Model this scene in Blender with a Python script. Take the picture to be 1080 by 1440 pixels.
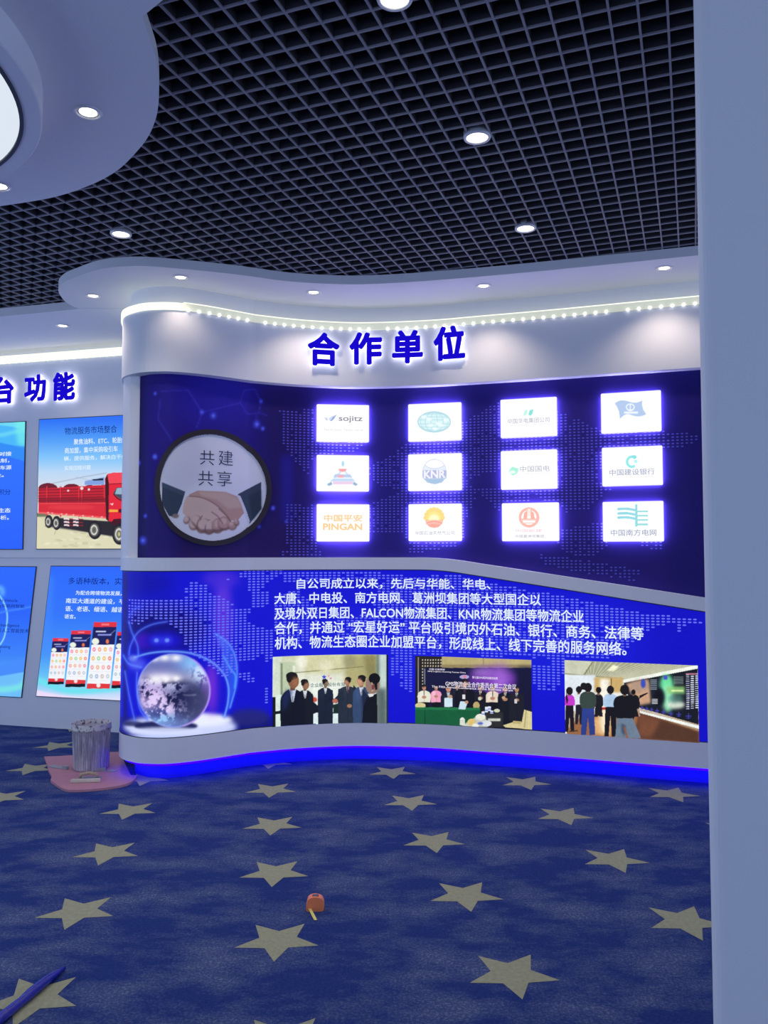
import bpy, bmesh, math, random
import numpy as np
from mathutils import Vector, Matrix
random.seed(4); rng = np.random.RandomState(7)
S = bpy.context.scene
for _o in list(bpy.data.objects): bpy.data.objects.remove(_o)
COL = S.collection

# ------------------------------------------------------------------ camera, world, exposure
F = 1150.0; H0 = 1.5; PITCH = math.atan2(58, F)
cam = bpy.data.cameras.new('camera'); cam.sensor_fit = 'VERTICAL'; cam.sensor_height = 24.0
cam.lens = F / 1440 * 24.0; cam.clip_start = .02; cam.clip_end = 60
camo = bpy.data.objects.new('camera', cam); COL.objects.link(camo)
camo.location = (0, 0, H0); camo.rotation_euler = (math.pi / 2 + PITCH, 0, 0)
S.camera = camo
S.view_settings.view_transform = 'Standard'; S.view_settings.look = 'None'
S.view_settings.gamma = 1; S.view_settings.exposure = 0.0; S.view_settings.use_curve_mapping = False
W = bpy.data.worlds.new('ambient_fill'); S.world = W; W.use_nodes = True  # even bluish fill, added through the open sides to brighten the room
W.node_tree.nodes['Background'].inputs[0].default_value = (0.40, 0.54, 0.90, 1)
W.node_tree.nodes['Background'].inputs[1].default_value = 1.42
S.cycles.max_bounces = 6; S.cycles.diffuse_bounces = 4; S.cycles.sample_clamp_indirect = 4.0

WARM = (1.0, .83, .68); COOL = (.74, .82, 1.0)
def lamp(kind, loc, energy, color, parent=None, size=.08, rot=(0, 0, 0), spot=None):
    l = bpy.data.lights.new('lamp', kind); l.energy = energy; l.color = color
    if kind == 'AREA': l.shape = 'DISK'; l.size = size
    if kind in ('POINT', 'SPOT'): l.shadow_soft_size = size
    if kind == 'SPOT': l.spot_size = spot or 2.0; l.spot_blend = .7
    o = bpy.data.objects.new('lamp', l); COL.objects.link(o); o.location = loc; o.rotation_euler = rot
    if parent: o.parent = parent; o.location = Vector(loc) - parent.location
    return o

# ------------------------------------------------------------------ helpers
def srgb(c):
    c = np.asarray(c, float) / 255.0
    return np.where(c <= .04045, c / 12.92, ((c + .055) / 1.055) ** 2.4)
def C4(c): return tuple(float(v) for v in srgb(c)) + (1,)

def mat(name, color, rough=.6, metal=0, emit=0, emit_col=None, bump=0, bscale=60, spec=.4, vary=0, vscale=8):
    m = bpy.data.materials.new(name); m.use_nodes = True; nt = m.node_tree; b = nt.nodes['Principled BSDF']
    b.inputs['Base Color'].default_value = tuple(color) + (1,) if len(color) == 3 else color
    b.inputs['Roughness'].default_value = rough; b.inputs['Metallic'].default_value = metal
    b.inputs['Specular IOR Level'].default_value = spec
    if emit:
        b.inputs['Emission Color'].default_value = tuple(emit_col or color)[:3] + (1,)
        b.inputs['Emission Strength'].default_value = emit
    if bump or vary:
        tc = nt.nodes.new('ShaderNodeTexCoord'); n = nt.nodes.new('ShaderNodeTexNoise')
        n.inputs['Scale'].default_value = bscale if bump else vscale; n.inputs['Detail'].default_value = 5
        nt.links.new(tc.outputs['Object'], n.inputs['Vector'])
        if bump:
            bp = nt.nodes.new('ShaderNodeBump'); bp.inputs['Strength'].default_value = bump; bp.inputs['Distance'].default_value = .004
            nt.links.new(n.outputs['Fac'], bp.inputs['Height']); nt.links.new(bp.outputs['Normal'], b.inputs['Normal'])
        if vary:
            r = nt.nodes.new('ShaderNodeMixRGB'); r.blend_type = 'MULTIPLY'; r.inputs[0].default_value = vary
            r.inputs[1].default_value = b.inputs['Base Color'].default_value
            nt.links.new(n.outputs['Fac'], r.inputs[2]); nt.links.new(r.outputs[0], b.inputs['Base Color'])
    return m
def emat(name, color, strength=1.0):
    m = bpy.data.materials.new(name); m.use_nodes = True; nt = m.node_tree
    nt.nodes.remove(nt.nodes['Principled BSDF']); e = nt.nodes.new('ShaderNodeEmission')
    e.inputs[0].default_value = color if len(color) == 4 else tuple(color) + (1,); e.inputs[1].default_value = strength
    nt.links.new(e.outputs[0], nt.nodes['Material Output'].inputs[0]); return m
def print_mat(name, emit=1.0, lit=0.0):
    m = bpy.data.materials.new(name); m.use_nodes = True; nt = m.node_tree; b = nt.nodes['Principled BSDF']
    a = nt.nodes.new('ShaderNodeAttribute'); a.attribute_name = 'print'
    b.inputs['Roughness'].default_value = .5; b.inputs['Specular IOR Level'].default_value = .15
    if lit: nt.links.new(a.outputs['Color'], b.inputs['Base Color'])
    else: b.inputs['Base Color'].default_value = (.01, .01, .01, 1)
    if emit:
        nt.links.new(a.outputs['Color'], b.inputs['Emission Color']); b.inputs['Emission Strength'].default_value = emit
    return m

def mesh_obj(name, verts, faces, m, parent=None, smooth=False, mats=None, midx=None):
    me = bpy.data.meshes.new(name); me.from_pydata([tuple(v) for v in verts], [], faces); me.update()
    for mm in (mats or [m]): me.materials.append(mm)
    if midx is not None: me.polygons.foreach_set('material_index', midx)
    if smooth: me.polygons.foreach_set('use_smooth', [True] * len(me.polygons))
    o = bpy.data.objects.new(name, me); COL.objects.link(o)
    if parent is not None: set_parent(o, parent)
    return o
def set_parent(o, p):
    o.parent = p; loc = Vector(p.location); q = p
    while q.parent: q = q.parent; loc += Vector(q.location)
    o.location = Vector(o.location) - loc
def bm_obj(name, bm, m, parent=None, smooth=False, bevel=0, seg=2):
    if bevel: bmesh.ops.bevel(bm, geom=[e for e in bm.edges if e.calc_face_angle(0) > .6], offset=bevel, segments=seg, affect='EDGES', profile=.5)
    bmesh.ops.recalc_face_normals(bm, faces=bm.faces)
    me = bpy.data.meshes.new(name); bm.to_mesh(me); bm.free(); me.materials.append(m)
    if smooth: me.polygons.foreach_set('use_smooth', [True] * len(me.polygons))
    o = bpy.data.objects.new(name, me); COL.objects.link(o)
    if parent is not None: set_parent(o, parent)
    return o
def empty(name, loc, label, cat, group=None):
    o = bpy.data.objects.new(name, None); COL.objects.link(o); o.location = loc; o.empty_display_size = .05
    return tag(o, label, cat, group)
def tag(o, label, cat, group=None):
    o['label'] = label; o['category'] = cat
    if group: o['group'] = group
    return o
def structure(o, label=None):
    o['kind'] = 'structure'
    if label: o['label'] = label; o['category'] = 'room part'
    return o
def add_box(bm, lo, hi, rot=0, c=None):
    r = bmesh.ops.create_cube(bm, size=1)
    sz = [hi[i] - lo[i] for i in range(3)]; ce = Vector([(hi[i] + lo[i]) / 2 for i in range(3)])
    M = Matrix.Translation(ce) @ Matrix.Diagonal((*sz, 1))
    if rot: M = Matrix.Translation(c) @ Matrix.Rotation(rot, 4, 'Z') @ Matrix.Translation(-Vector(c)) @ M
    bmesh.ops.transform(bm, matrix=M, verts=r['verts']); return r['verts']
def lathe(bm, prof, n=40, c=(0, 0, 0)):
    rings = []
    for r, z in prof:
        rings.append([bm.verts.new((c[0] + r * math.cos(2 * math.pi * i / n), c[1] + r * math.sin(2 * math.pi * i / n), c[2] + z)) for i in range(n)] if r > 1e-6 else [bm.verts.new((c[0], c[1], c[2] + z))])
    for a, b in zip(rings, rings[1:]):
        if len(a) == 1 and len(b) == 1: continue
        for i in range(n):
            j = (i + 1) % n
            if len(a) == 1: bm.faces.new((a[0], b[i], b[j]))
            elif len(b) == 1: bm.faces.new((a[i], a[j], b[0]))
            else: bm.faces.new((a[i], a[j], b[j], b[i]))
def prism(bm, pts, z0, z1):
    a = [bm.verts.new((x, y, z0)) for x, y in pts]; b = [bm.verts.new((x, y, z1)) for x, y in pts]
    bm.faces.new(a); bm.faces.new(b[::-1]); n = len(pts)
    for i in range(n): bm.faces.new((a[i], b[i], b[(i + 1) % n], a[(i + 1) % n]))
def tube(bm, pts, rad, n=12):
    pts = [Vector(p) for p in pts]; rings = []
    for k, p in enumerate(pts):
        t = (pts[min(k + 1, len(pts) - 1)] - pts[max(k - 1, 0)]).normalized()
        a = t.orthogonal().normalized() if k == 0 else (rings_a - rings_a.dot(t) * t).normalized()
        rings_a = a; b = t.cross(a); r = rad[k] if hasattr(rad, '__len__') else rad
        rings.append([bm.verts.new(p + r * (math.cos(2 * math.pi * i / n) * a + math.sin(2 * math.pi * i / n) * b)) for i in range(n)])
    for A, B in zip(rings, rings[1:]):
        for i in range(n): bm.faces.new((A[i], A[(i + 1) % n], B[(i + 1) % n], B[i]))
    bm.faces.new(rings[0][::-1]); bm.faces.new(rings[-1])
def catmull(P, k=8, closed=False):
    P = [np.array(p, float) for p in P]; out = []; n = len(P)
    for i in range(n if closed else n - 1):
        g = (lambda j: P[j % n]) if closed else (lambda j: P[min(max(j, 0), n - 1)])
        p0, p1, p2, p3 = g(i - 1), g(i), g(i + 1), g(i + 2)
        for s in range(k):
            t = s / k
            out.append(.5 * (2 * p1 + (p2 - p0) * t + (2 * p0 - 5 * p1 + 4 * p2 - p3) * t * t + (3 * p1 - p0 - 3 * p2 + p3) * t ** 3))
    if not closed: out.append(P[-1])
    return [tuple(p) for p in out]

# measuring the photograph: a pixel's sight line and where it meets a plane of the room
cp, sp = math.cos(PITCH), math.sin(PITCH)
def ray(x, y):
    a = x - 540; b = -(y - 720); return Vector((a, F * cp - b * sp, F * sp + b * cp))
def at_z(x, y, z):
    d = ray(x, y); t = (z - H0) / d.z; return Vector((d.x * t, d.y * t, z))
def at_y(x, y, Y):
    d = ray(x, y); t = Y / d.y; return Vector((d.x * t, Y, H0 + d.z * t))
def project(P):
    P = np.asarray(P, float); z = P[..., 2] - H0
    w = P[..., 1] * cp + z * sp; v = -P[..., 1] * sp + z * cp
    return 540 + F * P[..., 0] / w, 720 - F * v / w

class Curve:                                                   # the plan of the wavy display wall
    def __init__(s, ctrl):
        s.P = np.array(catmull(ctrl, 12)); d = np.diff(s.P, axis=0); l = np.hypot(d[:, 0], d[:, 1])
        s.U = np.concatenate([[0], np.cumsum(l)]); T = np.gradient(s.P, s.U, axis=0); T /= np.hypot(T[:, 0], T[:, 1])[:, None]
        s.N = np.stack([T[:, 1], -T[:, 0]], 1)
    def xyz(s, u, h, off=0.0):
        u = np.asarray(u, float)
        x = np.interp(u, s.U, s.P[:, 0] + 0); y = np.interp(u, s.U, s.P[:, 1])
        nx = np.interp(u, s.U, s.N[:, 0]); ny = np.interp(u, s.U, s.N[:, 1])
        return np.stack([x + nx * off, y + ny * off, np.broadcast_to(np.asarray(h, float), x.shape)], -1)
    def uh(s, px, py, off=0.0):
        d = ray(px, py); Q = s.P + s.N * off; best = None
        c = Q[:, 0] * d.y - Q[:, 1] * d.x
        for i in range(len(Q) - 1):
            if c[i] * c[i + 1] <= 0 and c[i] != c[i + 1]:
                t = c[i] / (c[i] - c[i + 1]); q = Q[i] + t * (Q[i + 1] - Q[i]); k = q[1] / d.y
                if best is None or k < best[0]: best = (k, s.U[i] + t * (s.U[i + 1] - s.U[i]))
        return best[1], H0 + d.z * best[0]
class Plane:
    def __init__(s, O, Ud, Vd):
        s.O = Vector(O); s.Ud = Vector(Ud).normalized(); s.Vd = Vector(Vd).normalized(); s.N = s.Ud.cross(s.Vd).normalized()
        if s.N.y > 0: s.N = -s.N
    def xyz(s, u, h, off=0.0):
        u = np.asarray(u, float); h = np.broadcast_to(np.asarray(h, float), u.shape)
        return np.array(s.O) + u[..., None] * np.array(s.Ud) + h[..., None] * np.array(s.Vd) + off * np.array(s.N)
    def uh(s, px, py, off=0.0):
        d = ray(px, py); o = Vector((0, 0, H0)); O = s.O + s.N * off
        t = (O - o).dot(s.N) / d.dot(s.N); r = o + d * t - O
        k = s.Ud.dot(s.Vd); a, b = r.dot(s.Ud), r.dot(s.Vd); v = (b - k * a) / (1 - k * k); return a - k * v, v

def ribbon(name, sf, us, z0, z1, off, depth, m, parent=None):
    """A solid band that follows a wall: front at off, depth thick, heights may vary along it."""
    us = np.asarray(us, float); f = lambda z: np.array([z(u) for u in us]) if callable(z) else np.full(len(us), float(z))
    a, b = f(z0), f(z1); A = sf.xyz(us, a, off); B = sf.xyz(us, b, off); Cc = sf.xyz(us, b, off - depth); D = sf.xyz(us, a, off - depth)
    n = len(us); V = np.concatenate([A, B, Cc, D]); Fc = []
    for i in range(n - 1):
        for k in range(4):
            j = (k + 1) % 4; Fc.append((k * n + i, k * n + i + 1, j * n + i + 1, j * n + i))
    Fc += [(0, n, 2 * n, 3 * n), (n - 1, 4 * n - 1, 3 * n - 1, 2 * n - 1)]
    o = mesh_obj(name, V, Fc, m, parent); 
    bm = bmesh.new(); bm.from_mesh(o.data); bmesh.ops.recalc_face_normals(bm, faces=bm.faces); bm.to_mesh(o.data); bm.free()
    return o

# ------------------------------------------------------------------ printed pictures: painted as colours, carried by a fine mesh on the surface
def boxblur(a, r):
    if r < 1: return a
    for ax in (0, 1):
        p = [(0, 0)] * a.ndim; p[ax] = (r + 1, r); c = np.cumsum(np.pad(a, p, mode='edge'), axis=ax)
        n = a.shape[ax]; a = (np.take(c, range(2 * r + 1, 2 * r + 1 + n), ax) - np.take(c, range(0, n), ax)) / (2 * r + 1)
    return a
class Canvas:
    def __init__(s, x0, y0, x1, y1, k=3, bg=(0, 0, 0)):
        s.x0, s.y0, s.k = x0, y0, k; s.w, s.h = int((x1 - x0) * k) + 1, int((y1 - y0) * k) + 1
        s.a = np.zeros((s.h, s.w, 3)) + np.array(bg, float); s.T = (0, 0, 1)
    def frame(s, ox, oy, sc): s.T = (ox, oy, sc); return s
    def X(s): return (np.arange(s.w) / s.k + s.x0 - s.T[0]) / s.T[2]
    def Y(s): return (np.arange(s.h) / s.k + s.y0 - s.T[1]) / s.T[2]
    def grid(s): return np.meshgrid(s.X(), s.Y())
    def put(s, mask, col, blur=0, al=1.0):
        if blur:
            r = max(1, int(blur * s.T[2] * s.k / 1.7)); mask = boxblur(boxblur(boxblur(mask, r), r), r)
        m = (mask * al)[..., None]; s.a = s.a * (1 - m) + m * np.asarray(col, float)
    def poly(s, pts, col, blur=0, al=1.0):
        x, y = s.X(), s.Y(); m = np.zeros((s.h, s.w), bool); P = np.array(pts, float)
        iy = np.where((y >= P[:, 1].min()) & (y <= P[:, 1].max()))[0]; ix = np.where((x >= P[:, 0].min()) & (x <= P[:, 0].max()))[0]
        if len(iy) and len(ix):
            yy = y[iy][:, None]; xx = x[ix][None, :]; mm = np.zeros((len(iy), len(ix)), bool)
            for (xa, ya), (xb, yb) in zip(P, np.roll(P, -1, 0)):
                if ya == yb: continue
                mm ^= ((yy >= min(ya, yb)) & (yy < max(ya, yb))) & (xx < xa + (yy - ya) * (xb - xa) / (yb - ya))
            m[iy[0]:iy[-1] + 1, ix[0]:ix[-1] + 1] = mm
        s.put(m.astype(float), col, blur, al)
    def rect(s, x0, y0, x1, y1, col, blur=0, al=1.0): s.poly([(x0, y0), (x1, y0), (x1, y1), (x0, y1)], col, blur, al)
    def ell(s, cx, cy, rx, ry, col, blur=0, al=1.0, rot=0):
        X, Y = s.grid(); c, n = math.cos(rot), math.sin(rot); dx, dy = X - cx, Y - cy
        m = (((dx * c + dy * n) / rx) ** 2 + ((dy * c - dx * n) / ry) ** 2) < 1; s.put(m.astype(float), col, blur, al)
    def line(s, pts, w, col, blur=0, al=1.0, smooth=True):
        if smooth and len(pts) > 2: pts = catmull(pts, 8)
        X, Y = s.grid(); d = np.full(X.shape, 1e9)
        for (xa, ya), (xb, yb) in zip(pts, pts[1:]):
            vx, vy = xb - xa, yb - ya; L = vx * vx + vy * vy + 1e-9
            t = np.clip(((X - xa) * vx + (Y - ya) * vy) / L, 0, 1); d = np.minimum(d, np.hypot(X - xa - t * vx, Y - ya - t * vy))
        px = 1 / (s.k * s.T[2]); s.put(np.clip((w / 2 - d) / px + .5, 0, 1), col, blur, al)
    def vgrad(s, stops):
        Y = s.Y(); ys = [q[0] for q in stops]
        s.a = np.broadcast_to(np.stack([np.interp(Y, ys, [q[1][i] for q in stops]) for i in range(3)], -1)[:, None, :], s.a.shape).copy()
    def noise(s, cell, seed=0):
        g = np.random.RandomState(seed); X, Y = s.grid(); out = 0; amp = 1; tot = 0
        for o in range(3):
            n = g.rand(64, 64); x, y = X / cell * 2 ** o, Y / cell * 2 ** o; i, j = np.floor(x).astype(int), np.floor(y).astype(int)
            fx, fy = x - i, y - j; fx = fx * fx * (3 - 2 * fx); fy = fy * fy * (3 - 2 * fy)
            q = lambda a, b: n[b % 64, a % 64]
            out = out + amp * ((q(i, j) * (1 - fx) + q(i + 1, j) * fx) * (1 - fy) + (q(i, j + 1) * (1 - fx) + q(i + 1, j + 1) * fx) * fy); tot += amp; amp *= .55
        return out / tot
    def sample(s, px, py):
        x = np.clip((px - s.x0) * s.k, 0, s.w - 1.001); y = np.clip((py - s.y0) * s.k, 0, s.h - 1.001)
        i, j = x.astype(int), y.astype(int); fx, fy = (x - i)[..., None], (y - j)[..., None]; a = s.a
        return (a[j, i] * (1 - fx) + a[j, i + 1] * fx) * (1 - fy) + (a[j + 1, i] * (1 - fx) + a[j + 1, i + 1] * fx) * fy

def print_sheet(name, sf, u0, u1, v0, v1, cv, m, off=.002, step=.005, parent=None, mask=None):
    """A printed sheet on a surface, v0/v1 may be functions of u."""
    nu = max(2, int((u1 - u0) / step)); us = np.linspace(u0, u1, nu); f = lambda z: np.array([z(u) for u in us]) if callable(z) else np.full(nu, float(z))
    a, b = f(v0), f(v1); nv = max(2, int((b - a).max() / step)); t = np.linspace(0, 1, nv)[:, None]
    U = np.broadcast_to(us, (nv, nu)); V = a[None] + t * (b - a)[None]; P = sf.xyz(U, V, off)
    px, py = project(P); colr = srgb(cv.sample(px, py))
    idx = np.arange(nu * nv).reshape(nv, nu); q = np.stack([idx[:-1, :-1], idx[:-1, 1:], idx[1:, 1:], idx[1:, :-1]], -1).reshape(-1, 4)
    if mask is not None:
        ok = mask(U, V); k = (ok[:-1, :-1] & ok[:-1, 1:] & ok[1:, 1:] & ok[1:, :-1]).reshape(-1); q = q[k]
    return color_mesh(name, P.reshape(-1, 3), q, colr.reshape(-1, 3), m, parent)
def color_mesh(name, P, q, colr, m, parent=None):
    me = bpy.data.meshes.new(name); nq = len(q); kk = q.shape[1]
    me.vertices.add(len(P)); me.vertices.foreach_set('co', np.ascontiguousarray(P, np.float32).ravel())
    me.loops.add(nq * kk); me.loops.foreach_set('vertex_index', q.ravel().astype(np.int32))
    me.polygons.add(nq); me.polygons.foreach_set('loop_start', np.arange(0, nq * kk, kk, dtype=np.int32))
    at = me.color_attributes.new('print', 'FLOAT_COLOR', 'POINT')
    at.data.foreach_set('color', np.concatenate([colr, np.ones((len(P), 1))], 1).astype(np.float32).ravel())
    me.update(); me.validate(); me.materials.append(m)
    o = bpy.data.objects.new(name, me); COL.objects.link(o)
    if parent is not None: set_parent(o, parent)
    return o

_tc = {}
def glyphs(txt, bold=0.0, extrude=0.0, bev=0.0, spacing=1.0):
    if bold > 0:                                              # heavier strokes: the same outline repeated, shifted a hair
        V, Fc = glyphs(txt, 0.0, extrude, bev, spacing); k = 8 if bold > .02 else 4; VV, FF = [], []
        for i in range(k):
            a = 2 * math.pi * (i + .5) / k; VV.append(V + np.array([bold * math.cos(a), bold * math.sin(a), 0])); FF += [tuple(j + i * len(V) for j in f) for f in Fc]
        return np.concatenate(VV), FF
    k = (txt, bold, extrude, bev, spacing)
    if k not in _tc:
        cu = bpy.data.curves.new('lettering', 'FONT'); cu.body = txt; cu.size = 1; cu.offset = bold; cu.extrude = extrude; cu.bevel_depth = bev
        cu.space_character = spacing; cu.resolution_u = 3
        o = bpy.data.objects.new('lettering', cu); COL.objects.link(o)
        dg = bpy.context.evaluated_depsgraph_get(); dg.update()
        me = bpy.data.meshes.new_from_object(o.evaluated_get(dg))
        V = np.array([v.co[:] for v in me.vertices]); Fc = [tuple(p.vertices) for p in me.polygons]
        bpy.data.objects.remove(o); bpy.data.curves.remove(cu); bpy.data.meshes.remove(me); _tc[k] = (V, Fc)
    return _tc[k]
def lettering(name, sf, rows, m, off, parent=None, bold=.012):
    """rows: (text, u0, u1, v0, v1[, slant]) - every row is fitted to its box."""
    VV, FF = [], []; n = 0
    for r in rows:
        V, Fc = glyphs(r[0], bold); x0, x1, y0, y1 = V[:, 0].min(), V[:, 0].max(), V[:, 1].min(), V[:, 1].max()
        v = r[3] + (V[:, 1] - y0) / (y1 - y0) * (r[4] - r[3]); u = r[1] + (V[:, 0] - x0) / (x1 - x0) * (r[2] - r[1])
        if len(r) > 5: u = u + (v - r[3]) * r[5]
        VV.append(sf.xyz(u, v, off)); FF += [tuple(i + n for i in f) for f in Fc]; n += len(V)
    return mesh_obj(name, np.concatenate(VV), FF, m, parent)
def text_px(sf, txt, x0, y0, x1, y1, off=0, yr=None):
    """box of a row of text measured in the photograph (left-bottom, right-top)"""
    a = sf.uh(x0, y1, off); b = sf.uh(x1, y0 if yr is None else yr, off); t = sf.uh(x0, y0, off)
    return (txt, a[0], b[0], a[1], t[1])

# ------------------------------------------------------------------ materials
white = mat('white_paint', (.80, .80, .82), .55, bump=.05, bscale=90, spec=.3)
white_lam = mat('white_laminate', (.78, .78, .81), .4, spec=.35)
grid_m = mat('grid_paint', (.27, .26, .29), .5); grid_web_shade = mat('grid_web_shade', (.055, .052, .062), .6)  # web colour darkened to paint in shade between the bars
black = mat('plenum_black', (.006, .006, .008), .9, spec=.1)
backlit = print_mat('backlit_film', 1.0)
printed = print_mat('printed_film', 0.0, 1.0)
cardface = print_mat('card_face', 1.08)
chrome = mat('lamp_trim', (.75, .75, .76), .35, .3)
glow_warm = emat('lamp_glow', (1, .93, .82), 5)
dark = mat('dark_trim', (.03, .03, .04), .5)

# ------------------------------------------------------------------ floor: carpet with woven stars
fm = bpy.data.materials.new('carpet'); fm.use_nodes = True; nt = fm.node_tree; b = nt.nodes['Principled BSDF']
b.inputs['Roughness'].default_value = .95; b.inputs['Specular IOR Level'].default_value = .05
tc = nt.nodes.new('ShaderNodeTexCoord')
def noise_node(sc, det, rough=.6, stretch=None):
    n = nt.nodes.new('ShaderNodeTexNoise'); n.inputs['Scale'].default_value = sc; n.inputs['Detail'].default_value = det; n.inputs['Roughness'].default_value = rough
    if stretch:
        mp = nt.nodes.new('ShaderNodeMapping'); mp.inputs['Scale'].default_value = stretch; mp.inputs['Rotation'].default_value = (0, 0, .15)
        nt.links.new(tc.outputs['Object'], mp.inputs[0]); nt.links.new(mp.outputs[0], n.inputs['Vector'])
    else: nt.links.new(tc.outputs['Object'], n.inputs['Vector'])
    return n
def ramp(fac, stops):
    r = nt.nodes.new('ShaderNodeValToRGB'); nt.links.new(fac, r.inputs[0])
    while len(r.color_ramp.elements) < len(stops): r.color_ramp.elements.new(.5)
    for e, (p, c) in zip(r.color_ramp.elements, stops): e.position = p; e.color = c
    return r
def mix(f, a, bb, kind='MIX'):
    mx = nt.nodes.new('ShaderNodeMixRGB'); mx.blend_type = kind
    for i, v in enumerate((f, a, bb)):
        if hasattr(v, 'links'): nt.links.new(v, mx.inputs[i])
        else: mx.inputs[i].default_value = v
    return mx
big = noise_node(2.6, 6, .68, (1, 1.7, 1)); fine = noise_node(95, 3, .8)
patch = ramp(big.outputs['Fac'], [(.43, (.04, .04, .04, 1)), (.64, (.9, .9, .9, 1))])
speck = ramp(fine.outputs['Fac'], [(.49, (0, 0, 0, 1)), (.63, (1, 1, 1, 1))])
sp2 = mix(.72, (1, 1, 1, 1), speck.outputs[0]); mul = mix(1.0, patch.outputs[0], sp2.outputs[0], 'MULTIPLY')
base_c = ramp(fine.outputs['Fac'], [(.3, (.012, .028, .145, 1)), (.7, (.026, .052, .215, 1))])
cc = mix(mul.outputs[0], base_c.outputs[0], (.19, .225, .31, 1))
nt.links.new(cc.outputs[0], b.inputs['Base Color'])
bp = nt.nodes.new('ShaderNodeBump'); bp.inputs['Strength'].default_value = .35; bp.inputs['Distance'].default_value = .006
nt.links.new(fine.outputs['Fac'], bp.inputs['Height']); nt.links.new(bp.outputs[0], b.inputs['Normal'])
star_m = mat('carpet_star', (.44, .44, .29), .95, spec=.05, vary=.40, vscale=60)
V = [(-6, -4, 0), (5, -4, 0), (5, 9, 0), (-6, 9, 0)]; Fc = [(0, 1, 2, 3)]; mi = [0]
a_, b_ = Vector((.87, -.255)), Vector((-.1005, .673)); o_ = Vector((.457, 2.997)); STAR_R = .168; STAR_A = math.radians(-90 + 3)
for i in range(-7, 6):
    for j in range(-10, 10):
        c = o_ + a_ * i + b_ * j
        if not (-5.5 < c.x < 4.5 and -3.5 < c.y < 8): continue
        n = len(V)
        for k in range(10):
            r = STAR_R if k % 2 == 0 else STAR_R * .455; t = STAR_A + k * math.pi / 5; V.append((c.x + r * math.cos(t), c.y + r * math.sin(t), .0012))
        V.append((c.x, c.y, .0012))
        for k in range(10): Fc.append((n + 10, n + k, n + (k + 1) % 10)); mi.append(1)
structure(mesh_obj('floor', V, Fc, fm, mats=[fm, star_m], midx=mi))

# ------------------------------------------------------------------ ceiling: open black plenum, square louvre grid
HG = 3.37; HS = 3.31
bm = bmesh.new(); add_box(bm, (-6, -4, 4.05), (5, 9, 4.15))
for lo, hi in (((-6, -4, HG + .02), (-5.9, 9, 4.05)), ((4.9, -4, HG + .02), (5, 9, 4.05)), ((-6, -4, HG + .02), (5, -3.9, 4.05)), ((-6, 8.9, HG + .02), (5, 9, 4.05))): add_box(bm, lo, hi)  # unseen black skirts, added to keep world light out of the plenum
structure(bm_obj('ceiling', bm, black))
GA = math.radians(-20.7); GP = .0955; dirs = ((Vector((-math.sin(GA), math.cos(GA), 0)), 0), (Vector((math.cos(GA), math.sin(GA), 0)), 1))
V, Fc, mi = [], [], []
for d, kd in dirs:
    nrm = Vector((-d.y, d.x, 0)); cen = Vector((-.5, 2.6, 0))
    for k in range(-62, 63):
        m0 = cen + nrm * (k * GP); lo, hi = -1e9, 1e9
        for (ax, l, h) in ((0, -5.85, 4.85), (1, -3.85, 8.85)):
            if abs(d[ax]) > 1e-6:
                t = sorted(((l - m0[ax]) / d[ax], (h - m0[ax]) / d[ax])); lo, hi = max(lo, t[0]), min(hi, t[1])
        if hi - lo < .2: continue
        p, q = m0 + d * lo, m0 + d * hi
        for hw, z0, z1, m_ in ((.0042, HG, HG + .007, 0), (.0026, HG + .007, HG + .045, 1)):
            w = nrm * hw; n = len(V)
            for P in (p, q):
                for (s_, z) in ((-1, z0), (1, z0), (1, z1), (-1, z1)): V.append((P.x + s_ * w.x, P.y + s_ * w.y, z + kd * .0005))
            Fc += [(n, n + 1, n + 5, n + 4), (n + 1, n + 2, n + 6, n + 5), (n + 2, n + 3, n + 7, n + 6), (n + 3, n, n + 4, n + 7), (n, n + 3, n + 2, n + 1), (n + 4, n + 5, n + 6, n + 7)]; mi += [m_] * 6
structure(mesh_obj('ceiling_grid', V, Fc, grid_m, mats=[grid_m, grid_web_shade], midx=mi))

def soffit(name, pts, z0, z1=HG):
    bm = bmesh.new(); prism(bm, pts, z0, z1); bmesh.ops.triangulate(bm, faces=[f for f in bm.faces if len(f.verts) > 4]); return structure(bm_obj(name, bm, white))
front = catmull([(-2.262, 5.985), (-2.294, 5.871), (-2.288, 5.738), (-2.246, 5.556), (-2.155, 5.405), (-2.027, 5.287), (-1.799, 5.126), (-1.57, 5.074), (-1.355, 5.109), (-.974, 5.225), (-.634, 5.365), (-.288, 5.424), (-.01, 5.41), (.357, 5.339), (.918, 5.192), (1.901, 4.894), (3.2, 4.49)], 8)
soffit('ceiling_soffit_center', front + [(3.2, 8.2), (-1.8, 8.2), (-1.8, 5.985)], HS)
soffit('ceiling_soffit_left', [(-1.79, 5.975), (-2.262, 5.975), (-2.936, 6.17), (-4.6, 6.65), (-4.6, 8.2), (-1.79, 8.2)], HS - .003)
cl = [(-.724, 2.591), (-.55, 2.36), (-.46, 2.0), (-.6, 1.55), (-1.1, 1.2), (-2.0, 1.0), (-3.2, 1.1), (-4.1, 1.7), (-4.45, 2.6), (-4.15, 3.5), (-3.4, 4.05), (-2.6, 4.22), (-2.005, 4.185)]
edge = catmull([(-2.005, 4.185), (-1.70, 4.085), (-1.458, 3.948), (-1.267, 3.79), (-1.113, 3.60), (-1.022, 3.464), (-.952, 3.324), (-.903, 3.19), (-.861, 3.037), (-.836, 2.907), (-.825, 2.779), (-.815, 2.673)], 8)
soffit('ceiling_soffit_round', edge + [(-.775, 2.637)] + catmull(cl, 6)[:-1], HS, HG)

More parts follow.
